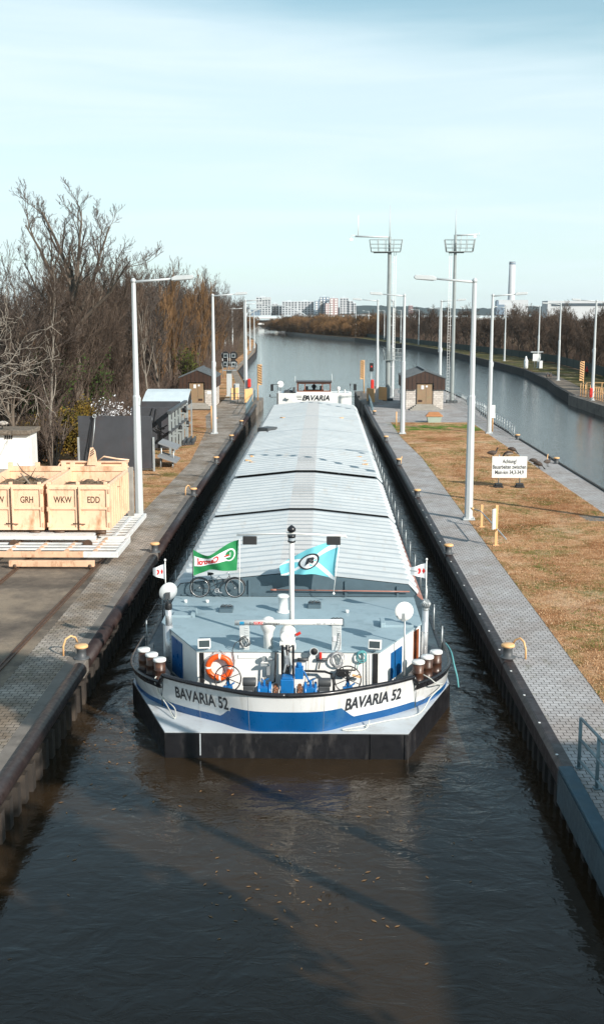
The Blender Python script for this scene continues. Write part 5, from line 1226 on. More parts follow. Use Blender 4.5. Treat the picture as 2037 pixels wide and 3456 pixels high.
# lifebuoy
t=bthing('lifebuoy','orange ring lifebuoy with white bands hanging on the white deckhouse wall','lifebuoy',-2.47,2.36,.06)
b=MB(); b.ring((0,0,0),.40,.105,n=40,k=12); o=b.build('ring',M['orange'],t)
b=MB()
for a in (PI/2-.05,PI,3*PI/2+.05,0): b.ring((0,0,0),.40,.111,n=5,k=12,a0=a-.09,a1=a+.09)
b.build('band',M['white'],t)
b=MB(); pts=[(.52*math.cos(a)*(1+.03*math.sin(4*a)),-.02,.52*math.sin(a)*(1+.03*math.sin(4*a))) for a in [2*PI*k/32 for k in range(32)]]; b.tube(pts,.012,5,closed=True); b.tube([(-.25,.08,.47),(-.1,.08,.62)],.012,5); b.tube([(.25,.08,.47),(.0,.08,.62)],.012,5); b.build('grab_line',M['cable'],t)
def coil(label,u,v,z,R,m,seed,tail,n=4):
    t=bthing('hose_coil',label,'coil',u,v,z); r=random.Random(seed)
    for q in range(n):
        b=MB(); rr=R*(1-.06*q)+r.uniform(-.02,.02); ph=r.uniform(0,6); pts=[(rr*math.cos(a)*.95+.02*math.sin(3*a+ph),-.03-.02*q,rr*1.08*math.sin(a)+.02*math.cos(2*a+ph)) for a in [2*PI*k/28 for k in range(28)]]
        b.tube(pts,.019,5,closed=True); b.build('loop',M[m if q%2==0 or m=='teal' else 'white'],t)
    b=MB(); b.tube(tail,.017,5); b.build('tail',M[m],t)
coil('grey and white cable coil hanging below the right radar stand',1.74,2.4,.38,.25,'cable',2,[(-.2,0,.1),(.05,-.02,.35),(.12,0,.6),(.08,.1,.95)],5)
coil('teal rope coil hanging beside the right white floodlight',2.6,2.42,.48,.19,'teal',5,[(-.1,0,-.15),(-.13,0,-.35),(-.15,0,-.5)],4)
coil('black cable coil hanging on the left radar stand',-1.55,2.45,.98,.19,'darkgrey',9,[(-.15,0,.08),(-.35,0,-.05),(-.45,0,-.3),(-.38,0,-.7),(-.42,0,-1.1)],3)
# bicycle
t=bthing('bicycle','silver and black bicycle leaning on the hold bulkhead behind the grey roof','bicycle',-3.25,10.05,.655)
r=.43
for x in (-.75,.75):
    b=MB(); b.ring((x,0,r),r-.02,.022,n=36,k=8); w=b.build('wheel',M['black'],t)
    b=MB(); b.ring((x,-.0,r),r-.05,.010,n=36,k=6)
    for k in range(18): a=k*PI/9; b.tube([(x,0,r),(x+.38*math.cos(a),0,r+.38*math.sin(a))],.0035,4,1,sm=False)
    b.lathe((x,0,r),[(.03,-.05),(.03,.05)],8,M=Matrix.Rotation(PI/2,3,'X')); b.build('rim',[M['silver'],M['darkgrey']],w)
    b=MB(); b.ring((x,0,r),r+.03,.02,n=16,k=5,a0=.2,a1=2.6); b.build('mudguard',M['blackgloss'],t)
b=MB()
bb=(-.02,0,.32); st=(-.27,0,.98); hd=(.52,0,.95); hb=(.56,0,.78)
for a,c,rr in ((st,bb,.022),(hd,bb,.022),((.5,0,.85),(-.14,0,.55),.018),(bb,(-.75,0,r),.014),((-.25,0,.85),(-.75,0,r),.012),((.50,0,1.02),(.56,0,.8),.022),((.56,0,.8),(.75,0,r),.018)): b.tube([a,c],rr*.8,6)
b.build('frame',M['darkgrey'],t)
b=MB(); b.tube([(.50,0,1.02),(.48,0,1.14)],.018,6); b.tube([(.42,-.3,1.13),(.5,-.2,1.17),(.5,.15,1.17)],.015,6); b.build('handlebar',M['silver'],t)
b=MB(); b.tube([(-.40,0,1.03),(-.2,0,1.04),(-.14,0,1.03)],[.08,.05,.02],8); b.build('saddle',M['black'],t)
b=MB(); b.ring((bb[0],-.05,bb[2]),.09,.012,n=18,k=5); 
for k in range(5): a=k*1.256; b.tube([(bb[0],-.05,bb[2]),(bb[0]+.09*math.cos(a),-.05,bb[2]+.09*math.sin(a))],.01,4)
b.tube([(bb[0],-.06,bb[2]),(.13,-.07,.25)],.015,5); b.obox((.16,-.12,.25),(.1,.1,.03)); b.build('crankset',M['silver'],t)
# flags
def flag(name,label,u,v,z,F,m,nx=22,ny=12,group=None):
    t=bthing(name,label,'flag',u,v,z,group); b=MB()
    for side in (0,1):
        base=len(b.v)
        for j in range(ny+1):
            for i in range(nx+1):
                p=Vector(F(i/nx,j/ny)); p.y+=side*.008; b.v.append(tuple(p))
        for j in range(ny):
            for i in range(nx):
                k=base+j*(nx+1)+i; f=(k,k+1,k+nx+2,k+nx+1); b.face(f if side==0 else f[::-1],0,True)
    c=b.build('cloth',M[m],t); return t,c
# green flag, s from left 0 to right 1, q from bottom 0 to top 1
def Fg(s,q,o=0.0):
    xl,xr=-.93,.96+.08*q-.08; x=xl+(xr-xl)*s
    top=.98-.36*math.sin(min(1,s/.8)*PI)*(1-s)*1.0+.42*max(0,s-.35)/.65; bot=-.12+.24*min(1,s/.35) - .02*math.sin(s*9)
    z=bot+(top-bot)*q; y=.10*math.sin(s*7+q*1.5)+.03*math.sin(s*17+q*5)
    return (x,y-o,z)
t,c=flag('flag','green and white flag with mirrored red lettering above the bicycle',-3.24,9.3,1.9,Fg,'flaggreen')
def onflag(F,x0,q0,sx,sq,o=.012): return lambda x,y:F(x0+x*sx,q0+y*sq,o)
b=MB(); n=18
for i in range(n+1):
    s=.02+.80*i/n; 
    for q in (.36,.50,.60,.78): b.v.append(Fg(s,q+.02*s,.010))
for i in range(n):
    for k in range(3): a=i*4+k; b.face((a,a+4,a+5,a+1))
cc=len(b.v); b.v.append(Fg(.82,.57,.010)); 
for k in range(24): a=2*PI*k/24; b.v.append(Fg(.82+.125*math.cos(a),.57+.22*math.sin(a),.010))
for k in range(24): b.face((cc,cc+1+k,cc+1+(k+1)%24))
b.build('white_stripe',M['flagwhite'],c)
b=MB()
cc=len(b.v); b.v.append(Fg(.82,.57,.018))
for k in range(24): a=2*PI*k/24; b.v.append(Fg(.82+.10*math.cos(a),.57+.175*math.sin(a),.018))
for k in range(24): b.face((cc,cc+1+k,cc+1+(k+1)%24))
b.build('disc',M['flaggreen'],c)
b=MB(); 
for (s0,s1,q0,q1) in ((.68,.84,.50,.66),):
    k=len(b.v); b.v+= [Fg(s0,q0,.021),Fg(s1,q0,.021),Fg(s1,q1,.021),Fg(s0,q1,.021)]; b.face((k,k+1,k+2,k+3))
b.build('bar',M['flagwhite'],c)
b=MB(); k=len(b.v); b.v+= [Fg(.70,.54,.024),Fg(.80,.54,.024),Fg(.80,.60,.024),Fg(.70,.60,.024)]; b.face((k,k+1,k+2,k+3))
text_on(b,'Castrol',.52,onflag(Fg,.335,.57,.50,.80,.016),.022,.62,mirror=True); b.build('lettering',M['flagred'],c)
b=MB(); b.tube([(.98,0,-.85),(1.02,0,1.45)],.018,6); b.build('staff',M['white'],t); b=MB(); b.tube([(-.96,0,-.85),(-.95,0,1.05)],.018,6); b.build('staff',M['black'],t)
# light blue flag with white diagonals
def Fb(s,q,o=0.0):   # s: 0 at the staff (right) to 1 at the fluttering end (left)
    h=(1.52-.35*s-.15*math.sin(s*PI)); zt=1.53-.14*s-.62*s*s+.12*math.sin(s*5); zb=.0+.28*math.sin(min(1,s*1.15)*PI*.8)+.02
    z=zb+(zt-zb)*q; x=1.15-2.25*s+.16*q*(1-s)-.03*math.sin(q*4+s*5); y=.16*math.sin(s*8.5+q*.8)+.04*math.sin(s*19+q*4)
    return (x,y-o,z)
t,c=flag('flag','light blue flag with white diagonals and a ringed letter on the mast line',.55,9.3,1.6,Fb,'flagcyan',nx=34,ny=16)
b=MB(); n=24
for d in (0,1):
    k0=len(b.v)
    for i in range(n+1):
        s=i/n; q=s if d else 1-s
        for w in (-.075,0,.075): b.v.append(Fb(s,max(0,min(1,q+w)),.008))
    for i in range(n):
        for k in range(2): a=k0+i*3+k; b.face((a,a+3,a+4,a+1))
b.build('white_diagonal',M['flagwhite'],c)
def disc(b,r0,r1,o):
    k0=len(b.v)
    for k in range(28):
        a=2*PI*k/28
        for r in (r0,r1): b.v.append(Fb(.5+.18*r*math.cos(a),.5+.29*r*math.sin(a),o))
    for k in range(28): a=k0+2*k; e=k0+2*((k+1)%28); b.face((a,a+1,e+1,e))
b=MB(); disc(b,.001,.95,.016); b.build('white_disc',M['flagwhite'],c)
b=MB(); disc(b,.86,1.04,.022); text_on(b,'B',.5,lambda x,y:Fb(.5+x*.62,.5+y*.7,.024),.035,.8,mirror=True,shear=.2); b.build('ringed_letter',M['ink'],c)
b=MB(); b.tube([(1.12,0,-.52),(1.34,0,1.58)],.018,6); b.lathe((1.12,0,-.6),[(.04,0),(.06,.05),(.03,.1)],8); b.build('staff',M['white'],t)
# pennants
for (u,v,z,sg,lb,txt) in ((-4.88,6.0,2.35,-1,'white pennant with red diamonds on a short staff at the left side',0),(5.27,7.0,2.2,-1,'white pennant with red diamonds and small lettering on a staff at the right side',1)):
    def Fp(s,q,o=0.0): return (-.46*s if not txt else -.6*s,.05*math.sin(s*7)-o,.05+.32*(1-q)*0+(.62*q)*(1-.55*s)+.17*s)
    t,c=flag('pennant',lb,u,v,z,Fp,'flagwhite',12,6)
    b=MB()
    def rhomb(cs,cq,a,bq):
        k=len(b.v); b.v+=[Fp(cs-a,cq,.012),Fp(cs,cq-bq,.012),Fp(cs+a,cq,.012),Fp(cs,cq+bq,.012)]; b.face((k,k+1,k+2,k+3))
    rhomb(.26 if not txt else .14,.5,.10,.20)
    for sgn in (-1,1):
        k=len(b.v); b.v+=[Fp(.42 if not txt else .3,.5,.012),Fp(.56 if not txt else .46,.5,.012),Fp(.66 if not txt else .55,.5+sgn*.24,.012),Fp(.52 if not txt else .38,.5+sgn*.24,.012)]; b.face((k,k+1,k+2,k+3))
    b.build('diamond',M['flagred'],c)
    if txt: b=MB(); text_on(b,'ROTHEART',.17,lambda x,y:Fp(.78+x*.9,.5+y*1.2,.012),.0,.7,mirror=True); b.build('lettering',M['ink'],c)
    b=MB(); b.tube([(.02,0,-.75 if not txt else -1.5),(.02,0,.8)],.022,6); b.lathe((.02,0,.78),[(.03,0),(.05,.05),(.02,.1)],8); b.build('staff',M['white'],t)
# ropes over the bulwark
def rope(label,pts,m,r=.022):
    b=MB(); P=[Vector(onboat(*p)) for p in pts]; Q=[]
    for i in range(len(P)-1):
        p0=P[max(0,i-1)];p1=P[i];p2=P[i+1];p3=P[min(len(P)-1,i+2)]
        for k in range(6):
            f=k/6; Q.append(.5*((2*p1)+(-p0+p2)*f+(2*p0-5*p1+4*p2-p3)*f*f+(-p0+3*p1-3*p2+p3)*f**3))
    Q.append(P[-1]); b.tube(Q,r,6); tag(b.build('rope',M[m],loc=tuple(P[0])),label,'rope')
def bp(t,h,s,o=.03): return tuple(bul(t,h,s,o))
rope('pale knotted rope hanging in a bight over the left bow bulwark',[(-4.7,2.6,-.3),(-4.8,2.25,-.38),bp(5.25,.85,-1),bp(5.1,.55,-1,.05),(-4.35,2.0,-1.2),(-3.95,1.2,-1.43),(-4.05,1.9,-1.3),bp(5.0,.5,-1,.06),bp(5.2,.82,-1,.05)],'rope')
rope('pale green rope looped over the right bow bulwark and lying on the ledge',[(4.8,2.5,-.2),(5.05,2.3,-.28),(5.3,2.35,-.5),bp(6.4,.5,1,.10),(5.15,2.7,-1.1),(4.6,1.75,-1.42),(3.4,1.1,-1.44),(2.5,.55,-1.44),(1.9,.25,-1.44),(2.2,.18,-1.44),(2.7,.35,-1.44),(2.85,.8,-1.3)],'rope')
rope('thin blue rope tied round the end of the right bow rail',[(6.15,7.4,-.5),(6.22,6.6,-.48),(6.2,5.6,-.4),(6.25,5.2,-.7),(6.35,5.0,-1.1),(6.4,4.9,-1.5)],'teal',.03)
# gear on the covers
t=bthing('folding_ladder','light metal ladder lying across the far hatch covers on the left','ladder',-3.6,71,1.5,None,-.55)
for sgn in (-1,1):
    b=MB(); b.box(sgn*.45-.05,sgn*.45+.05,-1.5,10.0,.12,.24); b.build('rail',M['steel'],t)
b=MB()
for k in range(14): b.box(-.4,.4,-1.2+.8*k,-1.1+.8*k,.14,.2)
b.box(-.42,.42,2.5,9.8,.16,.2); b.build('tread',M['alu'],t)
b=MB(); b.box(-.6,.6,-1.8,-.2,.0,.45); b.build('hinge_box',M['darkgrey'],t,bevel=.03)
G='small yellow wooden chocks on the hatch covers'
def mk_chock():
    b=MB(); b.obox((0,0,.05),(.38,.16,.09)); b.obox((.12,.1,.05),(.12,.3,.07),.5); return b.build('wooden_chock',M['signyellow'],None)
ch=mk_chock(); tag(ch,'x','chock'); pc=Placer(ch)
for (u,v),l in zip(((-4.6,48.2),(-4.4,50.6),(-4.15,46.7),(4.0,49.8),(4.3,47.5),(4.35,45.8),(-3.2,82.4),(3.1,82.1)),('yellow chock on the left hatch edge, middle of three','yellow chock on the left hatch edge, farthest of three','yellow chock on the left hatch edge, nearest of three','yellow chock on the right hatch side, farthest of three','yellow chock on the right hatch side, middle of three','yellow chock on the right hatch side, nearest of three','orange bundle on the far left hatch cover beside the ladder','yellow chock alone on the far right hatch cover')):
    z=1.6-.105*(abs(u)-.68)+.33; pc(onboat(u,v,z),.3*u,l,G,1.3)

# the barge rides so that her waterline sits at the water level: draw everything aboard towards the eye height datum
KB=(12.5-WZ)/14.9; CB=Vector((.72,0,12.5))*S
for o in list(bpy.data.objects):
    if o in N0 or o.parent is not None: continue
    o.location=CB+(o.location-CB)*KB; o.scale=tuple(q*KB for q in o.scale)
# ------------------------------------------------------------------ trees
def grow(seed,h,trunk_r,spread=.55,limbs=9,lv=4,up=.35,twr=.016,fork=.25,first=.25,jit=.18,den=1.0):
    """bare winter tree: list of tapered branch paths per level"""
    r=random.Random(seed); out=[]
    def br(p,d,L,rad,level):
        n=6 if level==0 else (5 if level==1 else (4 if level==2 else 3))
        pts=[p]; dd=d.copy(); rr=[rad]
        tip=.35 if level==0 else .3
        for i in range(n):
            j=jit*(.45 if level==0 else 1)
            dd=(dd+Vector((r.uniform(-j,j),r.uniform(-j,j),r.uniform(-j*.5,j)+up*.12*(level>0)))).normalized()
            p=p+dd*(L/n); pts.append(p); rr.append(max(twr*.7,rad*(1-(1-tip)*(i+1)/n)))
        out.append((level,pts,rr))
        if level>=lv: return
        k={0:limbs,1:6,2:5,3:4}.get(level,3); k=max(2,int(k*den*r.uniform(.8,1.2)))
        for q in range(k):
            f=first+(1-first)*(q+r.random())/k if level==0 else .2+.8*(q+r.random())/k
            f=min(.999,f)*n; i=int(f); pp=pts[i].lerp(pts[i+1],f-i) if i<n else pts[n]
            ax=(pts[min(i+1,n)]-pts[i]).normalized(); a=r.uniform(0,2*PI)
            o=ax.orthogonal().normalized(); o=Matrix.Rotation(a,3,ax)@o
            ang=spread*r.uniform(.7,1.3); nd=(ax*math.cos(ang)+o*math.sin(ang)+Vector((0,0,up))).normalized()
            LL=L*(.52 if level==0 else .55)*r.uniform(.7,1.15)*(1-.35*(f/n) if level==0 else 1-.25*f/n)
            br(pp,nd,LL,max(twr,rr[i]*(.55 if level==0 else .6)),level+1)
        if level<2: br(pts[-1],dd,L*.4,rr[-1],level+1)
    br(Vector((0,0,-.1)),Vector((r.uniform(-.05,.05),r.uniform(-.05,.05),1)).normalized(),h*.66,trunk_r,0)
    return out
def tree_meshes(t,brs,mt,mc,split=1,leaves=None,leafm=None,seed=0,ls=.12):
    a=MB(); c=MB()
    for lv,pts,rr in brs:
        if lv<=split: a.tube(pts,rr,7 if lv==0 else 5,0,cap=False)
        else: c.tube(pts,rr,3,0,cap=False,sm=False)
    a.build('trunk',M[mt],t); c.build('crown',M[mc],t)
    if leaves:
        r=random.Random(seed); l=MB()
        tips=[p for lv,pts,rr in brs if lv>=split for p in pts[1:]]
        for q in range(leaves):
            p=r.choice(tips)+Vector((r.gauss(0,.3),r.gauss(0,.3),r.gauss(0,.3))); s=ls*r.uniform(.6,1.5)
            e=Vector((r.gauss(0,1),r.gauss(0,1),r.gauss(0,1))).normalized(); f=e.orthogonal().normalized()*s; g=e.cross(f).normalized()*s
            l.add([p-f,p+g*.6,p+f,p-g*.6],[(0,1,2,3)])
        l.build('leaves',M[leafm],t)
def new_tree(name,label,cat,mt,mc,group,**k):
    lv=k.pop('leaves',None); lm=k.pop('leafm',None); ls=k.pop('ls',.12); split=k.pop('split',1)
    t=thing(name,label,cat,group=group); tree_meshes(t,grow(**k),mt,mc,split,lv,lm,k['seed'],ls); return Placer(t)
GL='bare trees of the left-bank wood'; GR='bare trees behind the fence on the right bank'
A=[new_tree('bare_tree','x','tree','bark','twig',GL,seed=11+i,h=19.5,trunk_r=.22,spread=.62,limbs=17,lv=4,up=.26,twr=.017,first=.15,den=1.3) for i in range(3)]
A+= [new_tree('bare_tree','x','tree','barkgrey','twiggrey',GL,seed=31+i,h=20,trunk_r=.25,spread=.68,limbs=15,lv=4,up=.2,twr=.017,first=.2,den=1.3) for i in range(2)]
gold=new_tree('golden_tree','x','tree','bark','twiggold',GL,seed=51,h=20,trunk_r=.2,spread=.34,limbs=18,lv=4,up=.6,twr=.02,first=.08,den=1.1)
birch=new_tree('birch_tree','x','tree','barkpale','twig',GL,seed=61,h=18,trunk_r=.17,spread=.5,limbs=12,lv=3,up=.3,twr=.02,first=.35)
t=thing('bare_tree','huge bare tree with spreading crown towering above the left wood','tree',(-23.4,113,0),group=GL)
def big_tree():
    r=random.Random(17); brs=[(0,[Vector((0,0,0)),Vector((.2,0,5)),Vector((-.1,.1,9.5)),Vector((.1,0,13))],[.62,.55,.5,.46])]
    def go(p,d,L,rad,lv,curve=.0):
        n=7; pts=[p]; rr=[rad]
        for i in range(n):
            j=.13+.03*lv; d=(d+Vector((r.uniform(-j,j),r.uniform(-j,j),r.uniform(-j*.7,j)+.035))).normalized(); p=p+d*(L/n); pts.append(p); rr.append(max(.013,rad*(1-.8*(i+1)/n)))
        brs.append((lv,pts,rr))
        if lv>=5: return
        k=(0,7,7,5,3)[lv]
        for q in range(k):
            f=.22+.78*(q+r.random())/k; f=min(.99,f)*n; i=int(f); pp=pts[i].lerp(pts[i+1],f-i); ax=(pts[i+1]-pts[i]).normalized(); o=ax.orthogonal().normalized(); o=Matrix.Rotation(r.uniform(0,2*PI),3,ax)@o
            a=r.uniform(.45,.95); nd=(ax*math.cos(a)+o*math.sin(a)+Vector((0,0,.16))).normalized(); go(pp,nd,L*(.5 if lv<3 else .55)*r.uniform(.7,1.15)*(1-.3*f/n),max(.018,rr[i]*.6),lv+1)
    for (z,dx,dy,dz,L,rd) in ((10.5,-.95,.2,.85,9,.24),(12.5,-.5,-.2,1.3,9.8,.30),(13,-.12,.3,1.4,10.2,.32),(13,.28,-.2,1.35,9.8,.3),(12,.75,.2,1.05,10,.27),(11.3,1.25,-.1,.7,10,.24),(12.2,.1,-.8,1.1,8,.22)):
        go(Vector((0,0,z)),Vector((dx,dy,dz)).normalized(),L,rd,1)
    return brs
tree_meshes(t,big_tree(),'barkgrey','twiggrey',2)
LF='bare brown tree in the front rows of the dense left wood'; LB='bare brown tree deep inside the dense left wood'
r=random.Random(5); cnt=0
def edge_x(y):   # river-side edge of the left wood
    P=[(80,-25),(100,-22.5),(125,-20.5),(150,-20.5),(180,-20),(254,-22.5),(300,-24),(382,-27),(470,-31),(577,-38),(700,-50)]
    for (a,xa),(c,xc) in zip(P[:-1],P[1:]):
        if y<=c: return xa+(xc-xa)*(y-a)/(c-a)
    return P[-1][1]
pos=[]
for y in range(92,330,9):
    for k in range(4):
        x=edge_x(y)-1.5-k*5.5*(1+ (y-90)/500)+r.uniform(-1.6,1.6); yy=y+r.uniform(-3.5,3.5)
        if k>1 and y<105 and r.random()<.0: continue
        pos.append((x,yy,k))
for y in range(330,620,22):
    for k in range(3): pos.append((edge_x(y)-2-k*8+r.uniform(-2,2),y+r.uniform(-8,8),k))
for (x,y,k) in pos:
    q=r.random(); sc=r.uniform(.82,1.1)*(.80 if y<135 else .88 if y<150 else 1.05 if y<270 else 1.0)
    pl = A[r.randrange(5)]
    if y>330: pl=A[r.randrange(5)]
    if k<2 and q<.05 and y<170: birch((x,y,0),r.uniform(0,6),'pale-barked birch among the brown trees of the left wood',GL,sc); continue
    if 180<y<230 and k<2 and q<.35: gold((x,y,0),r.uniform(0,6),'golden-orange twigged tree at the right end of the left wood',GL,sc*.9); continue
    if q<.08: gold((x,y,0),r.uniform(0,6),'golden-orange twigged tree among the darker trees of the left wood',GL,sc*.85); continue
    pl((x,y,0),r.uniform(0,6.28),LF if k==0 else LB,GL,(sc*r.uniform(.95,1.2),sc*r.uniform(.95,1.2),sc))
birch((-22.0,88.5+6,0),1,'slender pale birch standing right behind the nearest dark gate panel',GL,1.0)
birch((-25.5,96,0),3,'pale birch left of the nearest dark gate panel, behind the shrub',GL,1.05)
# gnarled tree reaching in from the left, over the shed
t=thing('gnarled_tree','pale gnarled tree reaching in from the left edge over the white shed','tree',(-27.5,83.5,0))
r2=random.Random(12); brs=[(0,[Vector((0,0,0)),Vector((.3,.2,2.5)),Vector((.2,.3,5)),Vector((.6,.4,7))],[.45,.38,.32,.25])]
def gn(p,d,L,rad,lv):
    pts=[p];rr=[rad];n=6
    for i in range(n):
        d=(d+Vector((r2.uniform(-.5,.5),r2.uniform(-.45,.45),r2.uniform(-.42,.42)))).normalized(); p=p+d*(L/n); pts.append(p); rr.append(max(.018,rad*(1-.7*(i+1)/n)))
    brs.append((lv,pts,rr))
    if lv<4:
        for q in range(4 if lv<3 else 3):
            i=r2.randrange(1,n+1); a=Vector((r2.uniform(-1,1),r2.uniform(-1,1),r2.uniform(-.6,.8))).normalized()
            gn(pts[i],(d+a*.9).normalized(),L*.58,max(.022,rr[i]*.65),lv+1)
for z,dx,dy,dz,L in ((4.6,1,.25,.3,5.0),(5.4,1,.5,.35,5.5),(6.2,1,.3,.5,5.8),(7,.7,.2,.9,5),(6.8,.5,.4,.7,4.5),(5.8,.8,.2,.15,4.5)): gn(Vector((.4,.3,z)),Vector((dx,dy,dz)).normalized(),L,.17,1)
tree_meshes(t,brs,'barkpale','barkpale',2)
# shrubs
def shrub(name,label,loc,seed,stems,h,sp,mt,mc,leaves=0,leafm=None,ls=.1,group=None):
    t=thing(name,label,'shrub',loc,group=group); r=random.Random(seed); brs=[]
    for s in range(stems):
        a=r.uniform(0,2*PI); p=Vector((.25*math.cos(a),.25*math.sin(a),0)); d=Vector((sp*math.cos(a),sp*math.sin(a),1)).normalized()
        def go(p,d,L,rad,lv):
            pts=[p];rr=[rad]
            for i in range(4): d=(d+Vector((r.uniform(-.18,.18),r.uniform(-.18,.18),r.uniform(-.05,.2)))).normalized(); p=p+d*L/4; pts.append(p); rr.append(max(.012,rad*(1-.65*(i+1)/4)))
            brs.append((lv,pts,rr))
            if lv<3:
                for q in range(5): i=r.randrange(1,5); a=Vector((r.uniform(-1,1),r.uniform(-1,1),r.uniform(-.2,.8))).normalized(); go(pts[i],(d+a*.7).normalized(),L*.5,max(.014,rr[i]*.6),lv+1)
        go(p,d,h*.65*r.uniform(.7,1.1),.09,0)
    tree_meshes(t,brs,mt,mc,0,leaves,leafm,seed,ls); return t
shrub('multi_stem_shrub','grey multi-stemmed bare shrub on the grass right of the white shed',(-21.2,92.5,0),3,7,6.2,.32,'barkgrey','twiggrey')
shrub('leafy_shrub','yellow-green and orange leafy shrub left of the nearest dark gate panel',(-19.8,96.5,0),4,9,4.2,.35,'bark','twig',9000,'leaforange',.11)
shrub('leafy_shrub','low yellow-green shrub just behind the white shed',(-23.6,97,0),14,8,3.0,.4,'bark','twig',4500,'leaforange',.11)
shrub('blossoming_shrub','shrub with white blossom above the nearest dark gate panel',(-16.8,95.5,0),5,6,5.6,.3,'barkgrey','twiggrey',900,'blossom',.08)
shrub('leafy_shrub','yellow-green ivy-like shrub rising behind the left hut',(-18.2,167,0),6,8,6.5,.15,'bark','twig',2200,'leafgreen',.12)
for i,(x,y) in enumerate(((-24.5,103),(-28,108),(-22.5,118))):
    shrub('ivy_clad_shrub','dark green ivy-clad shrub inside the left wood, %s'%('nearest the shed','leftmost','behind the gate panels')[i],(x,y,0),20+i,5,8,.12,'bark','twigdark',1800,'ivy',.12,'ivy-clad shrubs in the left wood')
# undergrowth mass of the woods
def undergrowth(name,label,area,n,h,mats,seed,s=.35):
    r=random.Random(seed); b=MB()
    for i in range(n):
        x,y=area(r); L=h*r.uniform(.35,1)*(1.0); a=r.uniform(0,2*PI); ln=r.uniform(.1,.6)
        p=Vector((x,y,0)); d=Vector((math.cos(a)*ln,math.sin(a)*ln,1)).normalized()*L; m=r.randrange(len(mats)); w=.02*r.uniform(.8,1.8)
        b.tube([p,p+d*.6+Vector((r.uniform(-.2,.2),0,0)),p+d],[w,w*.7,w*.4],3,m,cap=False,sm=False)
        for k in range(3):
            q=p+d*r.uniform(.3,.9); a2=r.uniform(0,2*PI); e=Vector((math.cos(a2),math.sin(a2),r.uniform(.3,1.3))).normalized()*L*r.uniform(.2,.4)
            b.tube([q,q+e],[w*.6,w*.35],3,m,cap=False,sm=False)
    o=b.build(name,[M[q] for q in mats]); tag(o,label,'undergrowth',kind='stuff')
def areaL(r):
    y=94+(r.random()**1.6)*330; return edge_x(y)-r.random()**1.3*26+.6,y
undergrowth('undergrowth','brown leafless undergrowth filling the left wood',areaL,15000,4.6,['twig','twigdark','twiggrey'],1)
# right bank wood
B=[new_tree('bare_tree','x','tree','bark','twig',GR,seed=71+i,h=15,trunk_r=.28,spread=.72,limbs=15,lv=4,up=.16,twr=.022,first=.2,den=1.25) for i in range(3)]
RPb=[(150,60.5),(185,60),(230,61.5),(296,66),(352,62),(417,54),(490,46.5),(560,41),(640,35),(720,26)]
def ex(y):
    for (a,xa),(c,xc) in zip(RPb[:-1],RPb[1:]):
        if y<=c: return xa+(xc-xa)*(y-a)/(c-a)
    return RPb[-1][1]
r=random.Random(9)
for y in list(range(168,420,11))+list(range(420,700,17)):
    for k in range(4 if y<420 else 3):
        x=ex(y)+1.5+k*7+r.uniform(-2,2); sc=r.uniform(.72,1.15)
        if k==0: sc*=.92
        B[r.randrange(3)]((x,y+r.uniform(-5,5),0),r.uniform(0,6.28),'bare brown tree in the front row behind the green fence' if k==0 else 'bare brown tree farther back in the right-bank wood',GR,(sc*1.15,sc*1.15,sc))
def areaR(r):
    y=165+(r.random()**1.3)*500; return ex(y)+2+r.random()**1.5*26,y
undergrowth('undergrowth','brown undergrowth below the trees behind the green fence',areaR,9000,4.2,['twig','twigdark'],2)
birch((63.5,222,0),2,'pale birch leaning at the right edge behind the green fence',GR,.8)
# fence on the right bank
t=thing('mesh_fence','long dark green mesh fence along the foot of the right-bank trees','fence',(59.5,180,0),world=True)
FP=[(59.0,150),(59.3,229),(63.6,296),(59.5,352),(51.6,417),(43.9,490),(36.5,570),(27,660)]
b=MB()
for (xa,ya),(xc,yc) in zip(FP[:-1],FP[1:]): b.beam((xa,ya,1.1),(xc,yc,1.1),.06,1.9)
b.build('mesh_panel',M['fence'],t)
for (xa,ya),(xc,yc) in zip(FP[:-1],FP[1:]):
    n=int((yc-ya)/9)
    for i in range(n): x=xa+(xc-xa)*i/n; y=ya+(yc-ya)*i/n; b=MB(); b.box(x-.08,x+.08,y-.08,y+.08,0,2.2); b.build('post',M['fence'],t)
# brown brush peninsula and its far neighbours
def bush_proto(name,m,seed,n=2600,label='x'):
    t=thing(name,label,'bush'); r=random.Random(seed); b=MB(); lob=[(Vector((r.uniform(-5,5),r.uniform(-4,4),r.uniform(2,6))),r.uniform(2.2,3.8)) for _ in range(9)]
    for i in range(n):
        c,R=r.choice(lob); d=Vector((r.gauss(0,1),r.gauss(0,1),r.gauss(0,1))).normalized(); p=c+d*R*r.uniform(.55,1.08)
        if p.z<.1: p.z=r.uniform(.1,2.5)
        s=r.uniform(.22,.6); e=(d+Vector((r.gauss(0,.5),r.gauss(0,.5),r.gauss(.6,.5)))).normalized(); f=e.orthogonal().normalized()*s*.22
        b.add([p-f,p+f,p+f*.4+e*s*2.2,p-f*.4+e*s*2.2],[(0,1,2,3)])
    b.build('crown',M[m],t)
    b=MB()
    for i in range(14): c,R=r.choice(lob); b.tube([(c.x*.4,c.y*.4,0),tuple(c)],[.16,.06],5)
    b.build('stems',M['bark'],t); return Placer(t)
GB='brown waterside bushes in the distance'
bp1=bush_proto('bush','bushgold',1); bp2=bush_proto('bush','bushbrown',2); bp3=bush_proto('bush','bushgold',3)
r=random.Random(21)
for i in range(44):
    f=i/43; x=27-64*f+r.uniform(-3,3); y=632+280*f+r.uniform(-4,10)
    for k in range(2):
        sc=r.uniform(.9,1.35)*(1.15 if k else .95)
        (bp1,bp3,bp2)[r.randrange(3)]((x+k*12+r.uniform(-2,3)+3.5,y+k*16+2,0),r.uniform(0,6),'golden-brown bush at the water edge of the far peninsula' if k==0 else 'brown bush behind the water-edge row of the far peninsula',GB,sc)
